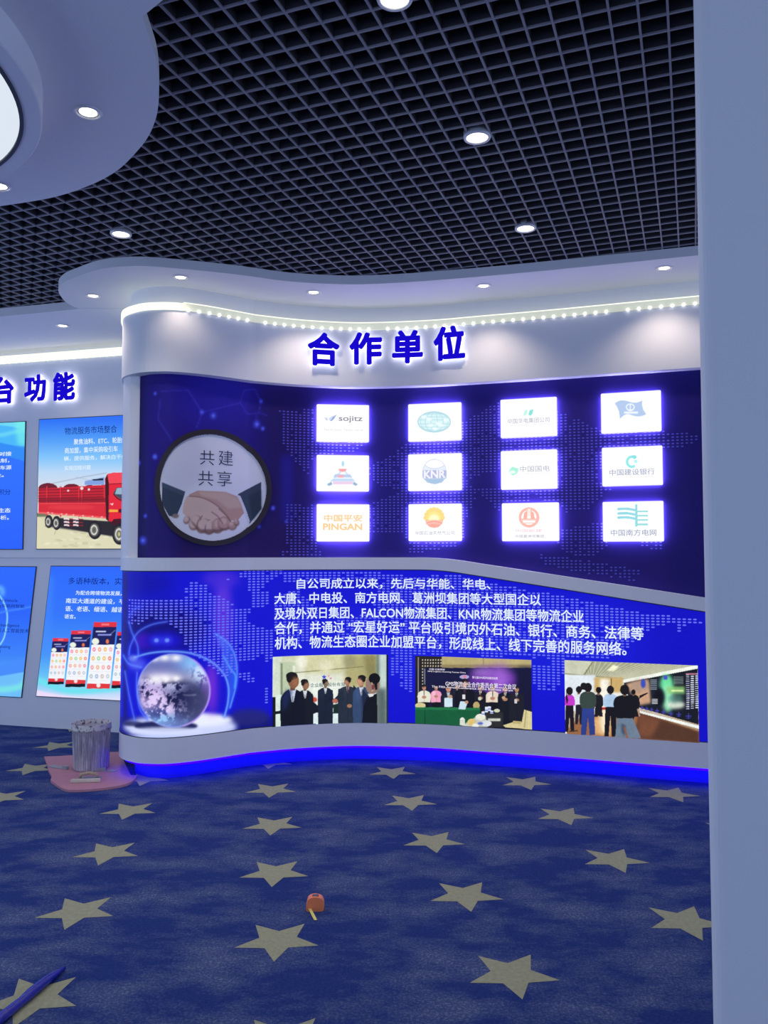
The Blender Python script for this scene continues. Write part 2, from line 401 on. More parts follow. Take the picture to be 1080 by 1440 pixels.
# ------------------------------------------------------------------ the wavy display wall
curve = Curve([(-1.70, 7.35), (-1.83, 6.5), (-1.865, 6.1), (-1.85, 5.82), (-1.775, 5.60), (-1.64, 5.478), (-1.53, 5.443), (-1.40, 5.45), (-1.22, 5.537), (-.98, 5.705), (-.89, 5.76), (-.615, 5.87), (-.30, 5.938), (-.03, 5.938), (.353, 5.88), (.70, 5.775), (1.026, 5.675), (1.30, 5.585), (1.69, 5.45), (2.09, 5.315), (2.9, 5.04)])
UE = curve.U[-1]; US = np.unique(np.concatenate([np.linspace(0, UE, 240)]))
def us_between(a, b): return np.unique(np.concatenate([[a], US[(US > a + .004) & (US < b - .004)], [b]]))
FB, FT = 2.715, 3.14                                     # fascia bottom and top
uJ = curve.uh(191.5, 650, -.03)[0]                           # where the recessed picture begins
ku0 = curve.uh(590, 783)[0]; ku1 = curve.uh(648, 792)[0]; kr = curve.uh(993, 841)
def bend(hl, hr):                                            # the ledge: level, then bending down to the right
    sl = (hr - hl) / (kr[0] - (ku0 + ku1) / 2)
    def f(u):
        if u < ku0: return hl
        if u > ku1: return hl + sl * (u - (ku0 + ku1) / 2)
        t = (u - ku0) / (ku1 - ku0); return hl + sl * t * t * (ku1 - ku0) / 2
    return f
led_top = bend(curve.uh(400, 784)[1], kr[1]); led_bot = bend(curve.uh(400, 801)[1], curve.uh(993, 860)[1])
PB = .285                                                    # plinth top
wall = structure(ribbon('wall_center', curve, US, 0.0, HS, -.115, .10, white))
structure(ribbon('trim_1', curve, US, .12, PB, .004, .119, white_lam))                               # plinth band
structure(ribbon('trim_2', curve, US, led_bot, led_top, .012, .127, white_lam))                  # ledge
structure(ribbon('trim_3', curve, US, FB, FT, .025, .14, white))                                   # fascia
structure(ribbon('trim_4', curve, US, FT, HS, -.03, .085, white))                                # wall above the light strip
usj = us_between(0, uJ - .004); usj = np.unique(np.concatenate([usj, np.linspace(uJ - .14, uJ - .004, 10)]))
structure(ribbon('trim_5', curve, usj, led_top, FB, np.interp(usj, [uJ - .13, uJ - .05, uJ], [.012, -.004, -.054]), .13, white_lam))  # jamb
structure(ribbon('trim_6', curve, US, 0, .12, -.105, .01, mat('kick_blue_glow', (.02, .015, .75), .4)))                             # kick board, the strip's blue glow put into its colour

# ---- blue light strip tucked under the plinth
us_k = us_between(curve.uh(176, 1060)[0] - .25, UE - .1)
ks = ribbon('light_strip', curve, us_k, .098, .112, -.03, .03, emat('blue_led', (.012, .0, 1.0), 7.0))
tag(ks, 'blue light strip glowing under the plinth of the wavy wall', 'light strip')

# ------------------------------------------------------------------ left display wall
d0 = Vector((1.147, -.315, 0)).normalized(); n0 = Vector((d0.y, -d0.x, 0)); base = Vector((-2.8, 7.10, 0))
upP = Plane(base + n0 * .02, d0, (0, 0, 1)); vtP = Plane(base + n0 * .008, d0, (0, 0, 1))
crease = upP.uh(60, 785)[1]; zs0, zs1 = upP.uh(86, 506)[1], upP.uh(86, 495)[1]
ka, kb = vtP.uh(72.5, 796.8), vtP.uh(52, 978)               # the lower pictures are slanted on the wall
loP = Plane(base + n0 * .008, d0, Vector((0, 0, 1)) + d0 * ((ka[0] - kb[0]) / (ka[1] - kb[1])))
def slab(name, prof, u0, u1, m):                             # prof: closed outline of (forward, z), swept along the wall
    n = len(prof); V = [tuple(base + d0 * u + n0 * f + Vector((0, 0, z))) for u in (u0, u1) for f, z in prof]
    Fc = [(i, (i + 1) % n, n + (i + 1) % n, n + i) for i in range(n)] + [tuple(range(n))[::-1], tuple(range(n, 2 * n))]
    o = mesh_obj(name, V, Fc, m); bm = bmesh.new(); bm.from_mesh(o.data); bmesh.ops.recalc_face_normals(bm, faces=bm.faces); bm.to_mesh(o.data); bm.free(); return structure(o)
slab('wall_left', [(.008, 0), (.008, crease), (.02, crease + .004), (.02, zs0 + .01), (-.05, zs0 + .01), (-.05, HS), (-.2, HS), (-.2, 0)], -2.2, 1.12, white)

# ------------------------------------------------------------------ right column close to the camera
bm = bmesh.new(); prism(bm, [(.672, 1.72), (2.2, 1.62), (2.2, 2.6), (1.03, 2.6)], 0, HG)
bmesh.ops.bevel(bm, geom=[e for e in bm.edges if abs(e.verts[0].co.z - e.verts[1].co.z) > 1], offset=.035, segments=6, affect='EDGES', profile=.5)
structure(bm_obj('wall_right', bm, white))

# ------------------------------------------------------------------ recessed downlights
def downlight(px, py, z, label, group, power, col=WARM, r=.042, spot=True):
    p = at_z(px, py, z)
    t = empty('recessed_downlight', p, label, 'ceiling light', group)
    bm = bmesh.new(); lathe(bm, [(r * 1.28, -.002), (r * 1.24, -.006), (r * 1.02, -.006), (r, .004), (r, .03), (r * 1.28, .03), (r * 1.28, -.002)], 32, p); bm_obj('trim_ring', bm, chrome, t, True)
    bm = bmesh.new(); lathe(bm, [(0, -.004), (r * .6, -.003), (r * .985, .003), (r * .985, .01), (0, .01)], 32, p); bm_obj('lens', bm, glow_warm, t, True)
    lamp('SPOT', p + Vector((0, 0, -.02)), power, col, t, .04, spot=math.radians(120))
g1 = 'downlights along the soffit of the wavy wall'
PW = 14
for px, py, lab in [(131, 416, 'round downlight in the rounded left nose of the white soffit'), (254, 390, 'second downlight from the left in the wavy soffit, over the round handshake plaque'),
                    (441, 411, 'round downlight in the soffit straight above the first heading character'), (680, 402, 'round downlight in the soffit just right of the last heading character'),
                    (934, 377, 'round downlight in the soffit beside the white column')]:
    downlight(px, py, HS, lab, g1, 5 if px == 254 else PW)
downlight(88, 458, HS - .003, 'round downlight in the straight soffit above the left display wall', 'downlights of the left soffit', PW)
downlight(124, 158, HS, 'large bright downlight in the round white ceiling soffit beside the ceiling drum', 'downlights of the round soffit', 8, r=.045)
downlight(-1, 262, HS, 'downlight half cut by the picture edge in the round white soffit', 'downlights of the round soffit', 8, r=.045)
for px, py, lab in [(170, 329, 'downlight hung in the black louvre ceiling left, above the rounded soffit nose'), (671, 193, 'large downlight in the black louvre ceiling, nearest in full view'),
                    (739, 321, 'small downlight in the black louvre ceiling close to the wavy soffit'), (555, -2, 'downlight in the black louvre ceiling cut by the top picture edge')]:
    downlight(px, py, HG - .004, lab, 'downlights in the louvre ceiling', 26, col=(1.0, .93, .86), r=.048)

# ------------------------------------------------------------------ round drum lamp under the round soffit
dc = Vector((-2.333, 2.735, 3.19)); drum = empty('ceiling_drum_lamp', dc, 'big round white drum lamp under the ceiling soffit at upper left', 'ceiling lamp')
bm = bmesh.new(); lathe(bm, [(1.0, .02), (1.0, 0), (1.062, 0), (1.067, .005), (1.067, .12), (0, .12)], 128, dc); bm_obj('drum', bm, white, drum)
bm = bmesh.new(); lathe(bm, [(.985, .004), (.985, -.004), (1.0, -.004), (1.0, .02), (.985, .02)], 128, dc); bm_obj('rim', bm, dark, drum)
bm = bmesh.new(); lathe(bm, [(0, .004), (.985, .004), (.985, .01), (0, .01)], 128, dc); bm_obj('diffuser', bm, emat('frosted_diffuser', (.72, .80, .90), 1.0), drum)
lamp('AREA', dc + Vector((0, 0, -.01)), 14, COOL, drum, 1.9)

# ------------------------------------------------------------------ light strips on top of the fascias
strip_dim = mat('strip_profile', (.66, .67, .56), .5, emit=.5, emit_col=(.78, .80, .55)); strip_lit = emat('strip_lit', (.95, 1.0, .86), 1.15); led_m = emat('led', (1, 1, .97), 4)
uS0 = 1.05; uB = curve.uh(258, 431, .03)[0]
sc = curve.xyz(np.array([curve.uh(600, 450)[0]]), 3.1, .03)[0]
ls = empty('light_strip', sc, 'light strip with bright diodes along the top of the wavy fascia', 'light strip')
ribbon('lit_tube', curve, us_between(uS0, uB), 3.133, 3.182, .036, .05, strip_lit, ls)
ribbon('profile', curve, us_between(uB, UE - .02), 3.133, 3.182, .034, .012, strip_dim, ls)
ribbon('top_edge', curve, us_between(uB, UE - .02), 3.182, 3.19, .034, .03, strip_lit, ls)
bm = bmesh.new(); bmesh.ops.create_icosphere(bm, subdivisions=2, radius=.0098); dio = bpy.data.meshes.new('diode'); bm.to_mesh(dio); bm.free(); dio.materials.append(led_m)
def diode(p, par):
    o = bpy.data.objects.new('diode', dio); COL.objects.link(o); o.location = p; set_parent(o, par)
u = uB + .03; k = 0
while u < curve.uh(1000, 440)[0]:
    if k not in (7, 20, 44): diode(Vector(curve.xyz(np.array([u]), 3.137, .038)[0]), ls)
    u += .0705; k += 1
l2 = empty('light_strip', upP.xyz(np.array([0.3]), 3.1, .0)[0], 'fully lit white light strip along the top of the left display wall', 'light strip')
wl = upP
uW = upP.uh(176, 492)[0] + .08
ribbon('lit_tube', wl, np.linspace(-2.1, uW, 30), zs0, zs1, .0135, .013, strip_lit, l2)
for k in range(46):
    u = -2.0 + k * .066
    if u < uW: diode(Vector(wl.xyz(np.array([u]), zs0 + .008, .016)[0]), l2)

# ------------------------------------------------------------------ raised heading characters, lit from behind
face_m = emat('letter_face', C4((24, 10, 205)), 1.0); halo_m = emat('letter_halo', (.80, .80, 1.0), 3.0)
def raised(ch, sf, x0, y0, x1, y1, off, label, group):
    a = sf.uh(x0, y1, off); t = sf.uh(x0, y0, off); b = sf.uh(x1, y1, off); u0, u1, v0, v1 = a[0], b[0], a[1], t[1]
    c = Vector(sf.xyz(np.array([(u0 + u1) / 2]), v0, off)[0]); e = empty('raised_character', c, label, 'sign letter', group)
    for nm, bold, z0, z1, m in (('halo_body', .034, .010, .033, halo_m), ('face', .042, .0335, .040, face_m)):
        V, Fc = glyphs(ch, bold, .5); X, Y, Z = V[:, 0], V[:, 1], V[:, 2]; V0, _ = glyphs(ch, .042, .5)
        xa, xb, ya, yb = V0[:, 0].min(), V0[:, 0].max(), V0[:, 1].min(), V0[:, 1].max()
        uu = u0 + (X - xa) / (xb - xa) * (u1 - u0); vv = v0 + (Y - ya) / (yb - ya) * (v1 - v0); oo = off + z0 + (Z + .5) * (z1 - z0)
        P0 = sf.xyz(uu, vv, 0.0); P1 = sf.xyz(uu, vv, 1.0); P = P0 + (P1 - P0) * oo[:, None]
        mesh_obj(nm, P, Fc, m, e)
for (ch, bx), lab in zip([('合', (431, 468, 477, 515)), ('作', (491, 469, 538, 514.5)), ('单', (552, 467, 596, 513.5)), ('位', (611, 461.5, 656, 510))],
                         ['first raised blue character of the heading over the logo wall, roof-shaped top', 'second raised blue character of the heading over the logo wall',
                          'third raised blue character of the heading, crossed by a long bar near its foot', 'last raised blue character of the heading, nearest to the white column']):
    raised(ch, curve, *bx, .025, lab, 'heading characters over the logo wall')
for (ch, bx), lab in zip([('平', (-70, 537, -31, 581)), ('台', (-8, 532, 23, 570)), ('功', (38, 529, 68, 566.5)), ('能', (78, 525.5, 109, 565))],
                         ['raised blue character on the left wall outside the picture edge', 'raised blue character cut by the left picture edge', 'raised blue character of the left heading, between its two neighbours', 'raised blue character ending the left heading, beside the curved wall nose']):
    if ch != '平': raised(ch, upP, *bx, .0, lab, 'heading characters on the left wall')

# ------------------------------------------------------------------ dotted world maps
def inside(px, py, poly):
    m = np.zeros(px.shape, bool); P = poly
    for (xa, ya), (xb, yb) in zip(P, P[1:] + P[:1]):
        if ya != yb: m ^= ((py >= min(ya, yb)) & (py < max(ya, yb))) & (px < xa + (py - ya) * (xb - xa) / (yb - ya))
    return m
def dot_map(name, sf, regions, du, dv, rx, ry, off, m, parent, avoid=(), u0=0, h0=.3, h1=2.7, drop=.04):
    us = np.arange(u0, UE, du); hs = np.arange(h0, h1, dv); U, H = np.meshgrid(us, hs); px, py = project(sf.xyz(U, H, off))
    ok = np.zeros(U.shape, bool)
    for r in regions: ok |= inside(px, py, r)
    for r in avoid: ok &= ~inside(px, py, r)
    ok &= np.random.RandomState(3).rand(*U.shape) > drop
    U, H = U[ok], H[ok]; n = len(U); t = np.arange(6) * math.pi / 3
    P = sf.xyz(U[:, None] + rx * np.cos(t), H[:, None] + ry * np.sin(t), off).reshape(-1, 3)
    return mesh_obj(name, P, [tuple(range(6 * i, 6 * i + 6)) for i in range(n)], m, parent)
def T(fr, pts): return [(fr[0] + x * fr[2], fr[1] + y * fr[2]) for x, y in pts]

# ------------------------------------------------------------------ upper navy picture with the logo cards
UOFF = -.055; UE2 = UE - .05
c = Canvas(165, 495, 1080, 870, 1.5, (45, 36, 118))
c.poly([(165, 495), (1080, 495), (1080, 870), (165, 870)], (47, 35, 118))
c.ell(285, 600, 110, 120, (42, 28, 134), blur=45); c.ell(300, 560, 60, 40, (50, 40, 178), blur=30, al=.8)
c.rect(370, 540, 430, 800, (40, 26, 96), blur=16, al=.9); c.rect(160, 500, 204, 800, (26, 16, 92), blur=7, al=.9); c.rect(250, 735, 420, 800, (44, 26, 96), blur=12, al=.9)
c.rect(395, 640, 412, 735, (44, 36, 160), blur=6, al=.6)
c.rect(520, 500, 575, 800, (40, 34, 118), blur=14, al=.5); c.rect(640, 500, 705, 800, (42, 34, 120), blur=14, al=.5); c.rect(940, 500, 1080, 870, (38, 30, 112), blur=14, al=.7)
fr = (180, 520, .2222); c.frame(*fr)
for pts, w in (([(205, 135), (380, 130)], 3), ([(380, 130), (470, 268)], 5), ([(470, 268), (710, 210)], 3), ([(470, 268), (432, 370)], 4), ([(205, 190), (190, 310), (275, 445)], 3), ([(710, 210), (735, 130), (800, 122), (842, 200), (825, 275), (755, 280), (710, 210)], 3), ([(812, 280), (812, 330)], 4), ([(830, 270), (880, 290)], 2)):
    c.line(pts, w + 8, (60, 50, 200), blur=6, al=.35, smooth=False); c.line(pts, w, (92, 92, 222), al=.6, smooth=False)
for x, y, r in [(468, 268, 9), (540, 290, 12), (815, 345, 13), (853, 372, 8), (842, 200, 7), (172, 150, 6), (170, 550, 10), (65, 590, 10), (110, 925, 7), (95, 1080, 14), (918, 875, 8), (830, 993, 6), (1000, 960, 5)]:
    c.ell(x, y, r * 1.6, r * 1.9, (80, 90, 240), blur=r); c.ell(x, y, r * .5, r * .5, (170, 180, 255), blur=1)
up = print_sheet('navy_picture', curve, uJ - .03, UE2, led_top, FB, c, printed, UOFF, .009)
tag(up, 'dark navy curved picture wall printed with a faint dotted world map', 'wall picture')
w5 = (380, 520, .5741)
regs = [T(w5, p) for p in ([(22, 100), (112, 95), (112, 190), (92, 262), (60, 222), (30, 180)], [(110, 176), (242, 176), (205, 203), (110, 208)], [(38, 330), (112, 330), (112, 470), (60, 462), (38, 425)],
        [(236, 245), (335, 180), (470, 130), (560, 78), (700, 95), (812, 150), (960, 150), (1052, 158), (1040, 185), (962, 192), (960, 205), (812, 242), (782, 300), (700, 342), (640, 300), (600, 240), (500, 260), (470, 300), (350, 300), (262, 282)],
        [(236, 330), (470, 240), (510, 300), (478, 370), (470, 430), (340, 452), (330, 400), (238, 400)], [(500, 290), (620, 280), (640, 320), (560, 345)], [(700, 290), (860, 270), (780, 340), (720, 350)],
        [(690, 395), (820, 370), (830, 430), (790, 460), (720, 450)], [(660, 452), (800, 470), (905, 490), (900, 520), (780, 500), (670, 478)], [(900, 415), (960, 415), (960, 440), (905, 436)], [(20, 440), (120, 440), (130, 470), (30, 470)], [(560, 180), (710, 170), (800, 200), (720, 300), (580, 300)])]
dot_map('world_map', curve, regs, .0292, .0212, .0092, .0052, UOFF + .002, mat('map_dots', C4((98, 96, 200)), .5, spec=.1), up, u0=uJ + .02, h0=1.15, drop=.06)

# round handshake plaque
pu, ph = curve.uh(298.4, 685.6, UOFF); pr = (curve.uh(298.4, 685.6 - 74.7, UOFF)[1] - curve.uh(298.4, 685.6 + 74.7, UOFF)[1]) / 2
ru = (curve.uh(298.4 + 74.7, 685.6, UOFF)[0] - curve.uh(298.4 - 74.7, 685.6, UOFF)[0]) / 2
pl = empty('round_plaque', curve.xyz(np.array([pu]), ph - pr, UOFF)[0], 'round white plaque with two shaking hands in a dark brown ring', 'plaque')
n = 96; t = np.linspace(0, 2 * math.pi, n, endpoint=False); V = []
for k, (s_, o) in enumerate(((1.0, .004), (1.0, .014), (1.095, .014), (1.095, .001))): V.append(curve.xyz(pu + ru * s_ * np.cos(t), ph + pr * s_ * np.sin(t), UOFF + o))
Fc = [(k * n + i, k * n + (i + 1) % n, (k + 1) * n + (i + 1) % n, (k + 1) * n + i) for k in range(3) for i in range(n)]
mesh_obj('ring', np.concatenate(V), Fc, mat('brown_ring', C4((48, 40, 48)), .5, spec=.3), pl)
c = Canvas(215, 600, 385, 775, 4, (232, 232, 240)); c.frame(*fr)
c.ell(330, 560, 160, 220, (215, 214, 226), blur=50); c.rect(600, 380, 900, 700, (240, 238, 244), blur=60)
c.poly([(216, 712), (362, 772), (340, 850), (305, 935), (260, 925), (216, 850)], (62, 74, 92)); c.poly([(216, 712), (362, 772), (352, 800), (216, 740)], (74, 86, 106), blur=3)
c.poly([(362, 772), (388, 784), (352, 862), (318, 945), (274, 938), (305, 932), (340, 850)], (226, 226, 234)); c.ell(300, 925, 22, 14, (150, 130, 120), blur=4)
c.poly([(695, 788), (842, 710), (844, 880), (770, 975), (745, 900), (720, 840)], (64, 76, 94)); c.poly([(760, 800), (842, 760), (844, 880), (790, 950)], (54, 64, 82), blur=8)
c.poly([(690, 790), (712, 800), (745, 880), (772, 960), (758, 975), (728, 900), (700, 840)], (222, 222, 232))
sk, sk2, sk3 = (226, 192, 178), (202, 160, 146), (146, 106, 98)
c.poly([(385, 790), (440, 765), (540, 768), (620, 775), (690, 800), (715, 850), (735, 905), (690, 960), (640, 950), (590, 900), (540, 850), (470, 815), (400, 810)], sk2)       # far hand
c.poly([(440, 768), (620, 776), (700, 815), (720, 870), (640, 880), (560, 820), (470, 800)], (216, 182, 166), blur=10)
c.poly([(372, 800), (470, 806), (545, 845), (600, 890), (640, 940), (620, 985), (560, 1015), (490, 1035), (450, 1022), (400, 980), (385, 945), (345, 905), (350, 855)], sk)        # near hand
c.poly([(372, 810), (470, 815), (540, 860), (500, 900), (420, 905), (360, 890)], (222, 192, 176), blur=12)
for x, y, rx, ry, ro in [(372, 948, 18, 22, .4), (425, 965, 34, 46, .5), (475, 985, 32, 46, .5), (520, 1000, 28, 38, .4), (570, 985, 36, 44, .2), (610, 970, 40, 40, 0), (660, 985, 26, 24, 0), (688, 965, 14, 18, 0)]:
    c.ell(x, y + 4, rx + 3, ry + 4, sk3, blur=5, al=.8, rot=ro); c.ell(x - 3, y - 3, rx - 2, ry - 3, sk if x < 560 else sk2, blur=4, rot=ro); c.ell(x - 6, y - 12, rx * .5, ry * .5, (226, 196, 182), blur=7, al=.8, rot=ro)
for pts in ([(385, 800), (470, 810), (550, 850), (610, 905), (645, 955)], [(530, 900), (570, 930), (600, 975)], [(575, 880), (625, 925), (650, 960)], [(470, 925), (440, 965), (440, 1010)], [(515, 950), (490, 990), (492, 1025)]):
    c.line(pts, 7, sk3, blur=3, al=.75)
c.ell(508, 975, 14, 22, (226, 196, 184), blur=3, rot=.4); c.poly([(385, 940), (440, 1020), (500, 1040), (560, 1030), (640, 1005), (690, 975), (650, 1000), (560, 1010), (460, 1010)], (120, 88, 84), blur=6, al=.7)
plp = print_sheet('picture', curve, pu - ru, pu + ru, ph - pr, ph + pr, c, printed, UOFF + .006, .004, pl, mask=lambda U, H: ((U - pu) / ru) ** 2 + ((H - ph) / pr) ** 2 < 1.01)
ink = mat('plaque_ink', C4((58, 60, 84)), .5)
for a, x0, y0, x1, y1 in (('共', 452, 508, 545, 600), ('建', 570, 508, 662, 604), ('共', 442, 638, 538, 732), ('享', 562, 640, 655, 735)): lettering('character', curve, [text_px(curve, a, 180 + x0 * .2222, 520 + y0 * .2222, 180 + x1 * .2222, 520 + y1 * .2222, UOFF)], ink, UOFF + .008, plp, bold=-.006)

# ------------------------------------------------------------------ twelve glowing logo cards
cbody = emat('card_acrylic', (.86, .84, 1.0), 1.0); cback = emat('card_backlight', (.50, .46, 1.0), 42.0)
inks = {}
def ink_e(col):
    if col not in inks: inks[col] = emat('card_ink', C4(col), 1.0)
    return inks[col]
def rowbox(fr, x0, y0, x1, y1): return fr[0] + x0 * fr[2], fr[1] + y0 * fr[2], fr[0] + x1 * fr[2], fr[1] + y1 * fr[2]
fA, fB, fC, fD = (430, 550, .12037), (560, 550, .12037), (690, 550, .12037), (830, 540, .12037); fE, fG = (430, 630, .24074), (690, 620, .24074)
def wing(c):
    c.frame(*fA); c.poly([(280, 345), (318, 300), (362, 270), (332, 322), (300, 352)], (120, 140, 200), blur=3); c.poly([(262, 322), (330, 275), (300, 330), (285, 345)], (190, 206, 236), blur=5); c.line([(225, 312), (255, 338)], 10, (150, 156, 190), blur=3); c.line([(252, 308), (232, 342)], 7, (170, 176, 204), blur=3)
def netglobe(c):
    c.frame(*fB); c.ell(420, 360, 190, 118, (205, 236, 240))
    X, Y = c.grid(); inn = (((X - 420) / 190) ** 2 + ((Y - 360) / 118) ** 2) < 1
    for k in (-.8, -.5, -.2, .2, .5, .8): c.line([(420 + 190 * math.sqrt(1 - k * k) * s_, 360 + 118 * k) for s_ in (-1, 1)], 7, (158, 206, 218), blur=3)
    for k in (-.85, -.55, -.2, .2, .55, .85): c.line([(420 + 190 * k * math.sqrt(1 - v * v), 360 + 118 * v) for v in (-1, -.7, -.35, 0, .35, .7, 1)], 7, (158, 206, 218), blur=3)
    c.line([(420 + 190 * math.cos(a), 360 + 118 * math.sin(a)) for a in np.linspace(0, 6.29, 30)], 12, (150, 200, 214), blur=4)
    for x, y in [(300, 300), (360, 330), (470, 380), (500, 400), (380, 400), (560, 340), (430, 440)]: c.ell(x, y, 34, 18, (226, 244, 246), blur=8)
def leaves(c):
    c.frame(*fC); c.poly([(380, 285), (395, 230), (435, 212), (425, 262), (405, 290)], (176, 238, 220), blur=3); c.poly([(440, 275), (455, 225), (500, 208), (490, 262), (465, 290)], (110, 214, 206), blur=3)
def flag(c):
    c.frame(*fD); c.poly(catmull([(285, 225), (350, 192), (420, 195), (490, 215), (550, 215), (610, 192)], 4) + [(605, 240), (620, 300), (655, 350)] + catmull([(640, 362), (570, 380), (500, 370), (440, 352), (390, 370), (348, 408)], 4) + [(335, 320), (310, 260)], (160, 186, 228), blur=2)
    c.line([(288, 230), (315, 330), (345, 460)], 8, (240, 226, 226), blur=2)
    c.line([(468 + 46 * math.cos(a), 270 + 36 * math.sin(a)) for a in np.linspace(0, 6.3, 22)], 12, (238, 244, 252), blur=2); c.line([(468, 236), (468, 305)], 12, (238, 244, 252), blur=2); c.line([(440, 300), (468, 312), (500, 300)], 12, (238, 244, 252)); c.rect(395, 322, 558, 346, (228, 238, 250), blur=3)
def triangle(c):
    c.frame(*fE); c.ell(217, 92, 8, 17, (150, 205, 226), blur=3); c.poly([(190, 122), (240, 122), (232, 138), (200, 140)], (250, 130, 140), blur=3); c.line([(206, 138), (170, 172)], 9, (190, 210, 235), blur=3); c.line([(228, 138), (266, 172)], 9, (190, 210, 235), blur=3)
    c.poly([(170, 152), (262, 155), (270, 172), (160, 172)], (170, 190, 228), blur=4); c.rect(188, 158, 220, 172, (248, 150, 160), blur=3); c.poly([(160, 178), (275, 178), (290, 195), (140, 195)], (176, 206, 236), blur=4); c.rect(158, 196, 275, 212, (226, 190, 226), blur=3)
    c.poly([(122, 212), (150, 196), (155, 214), (135, 222)], (120, 158, 196), blur=3); c.poly([(305, 212), (280, 196), (275, 212), (292, 222)], (120, 158, 196), blur=3)
def ball(c):
    c.frame(*fE); c.ell(752, 138, 68, 72, (222, 230, 242)); c.ell(754, 92, 56, 24, (250, 248, 255), blur=4); c.line([(752 + 68 * math.cos(a), 138 + 72 * math.sin(a)) for a in np.linspace(0, 6.3, 40)], 4, (190, 200, 226)); c.line([(696, 100), (720, 115), (756, 120), (792, 112), (812, 98)], 5, (200, 206, 230)); c.rect(684, 130, 822, 178, (160, 166, 214), blur=4)
    c.poly([(694, 180), (812, 180), (790, 202), (752, 210), (715, 202)], (146, 180, 214), blur=2); c.line([(685, 140), (686, 170), (715, 202)], 7, (160, 186, 220)); c.line([(820, 140), (816, 170), (790, 202)], 7, (160, 186, 220))
def gem(c):
    c.frame(*fG); c.poly([(104, 178), (125, 150), (165, 162), (155, 190), (128, 204)], (150, 232, 206), blur=4); c.ell(128, 182, 18, 9, (232, 250, 244), blur=3)
def ring_c(c):
    c.frame(*fG); c.line([(824 + 27 * math.cos(a), 122 + 29 * math.sin(a)) for a in np.linspace(-.9, -5.2, 30)], 15, (120, 222, 222), blur=1); c.poly([(815, 88), (845, 82), (856, 98), (838, 104)], (110, 214, 216)); c.rect(838, 112, 858, 128, (160, 236, 234))
def plainc(c): c.frame(*fE)
def sun(c):
    c.frame(*fE); c.ell(750, 412, 54, 54, (252, 222, 120))
    for a in np.linspace(math.pi, 2 * math.pi, 9): c.ell(750 + 50 * math.cos(a), 408 + 50 * math.sin(a), 13, 13, (250, 210, 110))
    c.ell(750, 415, 28, 26, (255, 250, 190), blur=6); c.poly([(698, 420), (802, 420), (796, 445), (775, 462), (750, 467), (725, 462), (704, 445)], (244, 150, 134)); c.line([(700, 430), (750, 420), (800, 430)], 5, (255, 210, 170)); c.line([(708, 446), (750, 438), (792, 446)], 4, (255, 200, 180))
def tower(c):
    c.frame(*fG); c.line([(224 + 52 * math.cos(a), 447 + 51 * math.sin(a)) for a in np.linspace(0, 6.3, 30)], 16, (246, 168, 152)); c.rect(180, 452, 268, 466, (248, 186, 172)); c.poly([(190, 455), (196, 420), (214, 405), (214, 455)], (246, 160, 146)); c.poly([(258, 455), (252, 420), (234, 405), (234, 455)], (246, 160, 146)); c.rect(216, 395, 232, 440, (255, 225, 215)); c.line([(185, 480), (262, 480)], 6, (250, 190, 176))
def power(c):
    c.frame(*fG); q = (120, 204, 218)
    for y in (398, 424, 448): c.line([(746, y), (800, y - 1), (850, y + 8)], 14, q)
    c.line([(851, 376), (851, 495)], 14, q)
    for y in (412, 437, 462, 488): c.line([(851, y), (914, y)], 11, (126, 210, 210))
G = (176, 178, 196)
cards = [  # corner pixels, painter, texts, label
 ((445, 569, 519, 621.5), wing, [('sojitz', fA, 385, 288, 662, 368, (150, 150, 166), .02), ('New way, New value', fA, 215, 436, 670, 470, (206, 206, 216), 0)], 'glowing card with a small wing mark and a grey lowercase word', 'top card of the first column'),
 ((445, 640, 519, 691), triangle, [], 'glowing card with a pale stacked triangle mark in red and blue', ''),
 ((445, 709, 519.5, 761.5), plainc, [('中国平安', fE, 106, 388, 330, 430, (252, 214, 160), .03), ('PINGAN', fE, 100, 440, 330, 480, (252, 214, 160), .04)], 'glowing card with two rows of pale orange lettering', ''),
 ((574, 567, 649, 620), netglobe, [], 'glowing card with a wide oval net globe in pale teal', ''),
 ((574, 638, 649.5, 690), ball, [('KNR', fE, 690, 132, 816, 178, (246, 246, 255), .04)], 'glowing card with a round blue ball mark and white letters', ''),
 ((574.5, 708.5, 649.5, 761), sun, [('中国石油天然气公司', fE, 640, 486, 870, 508, (170, 172, 196), 0)], 'glowing card with a yellow flower sun over a red base', ''),
 ((704, 560, 783.5, 614.5), leaves, [('中国华电集团公司', fC, 200, 325, 688, 385, (186, 186, 206), .01), ('CHINA HUADIAN CORPORATION', fC, 205, 396, 685, 414, (214, 214, 226), 0)], 'glowing card with two slanted teal leaf shapes over grey lettering', ''),
 ((704.5, 633, 784, 688), gem, [('中国国电', fG, 172, 148, 345, 182, (186, 190, 206), .01), ('CHINA GUODIAN', fG, 190, 188, 345, 196, (216, 218, 228), 0)], 'glowing card with a small green gem left of grey lettering', ''),
 ((706, 707, 786.5, 761), tower, [('中国能建', fG, 146, 516, 300, 534, (250, 204, 212), .01), ('中国葛洲坝集团', fG, 144, 548, 312, 566, (186, 176, 196), .01)], 'glowing card with a red ring and two towers above small lettering', ''),
 ((845.5, 551, 930.5, 608), flag, [], 'glowing card with a waving pale blue flag', ''),
 ((847, 628, 932.5, 683), ring_c, [('中国建设银行', fG, 694, 168, 958, 204, (170, 176, 204), .015), ('China Construction Bank', fG, 700, 208, 950, 217, (212, 216, 230), 0)], 'glowing card with a round teal ring mark over grey lettering', ''),
 ((848, 705, 934, 761.5), power, [('中国南方电网', fG, 702, 518, 968, 556, (166, 172, 200), .015), ('CHINA SOUTHERN POWER GRID', fG, 706, 560, 966, 567, (216, 220, 230), 0)], 'glowing card with a large teal mark of crossing bars over lettering', '')]
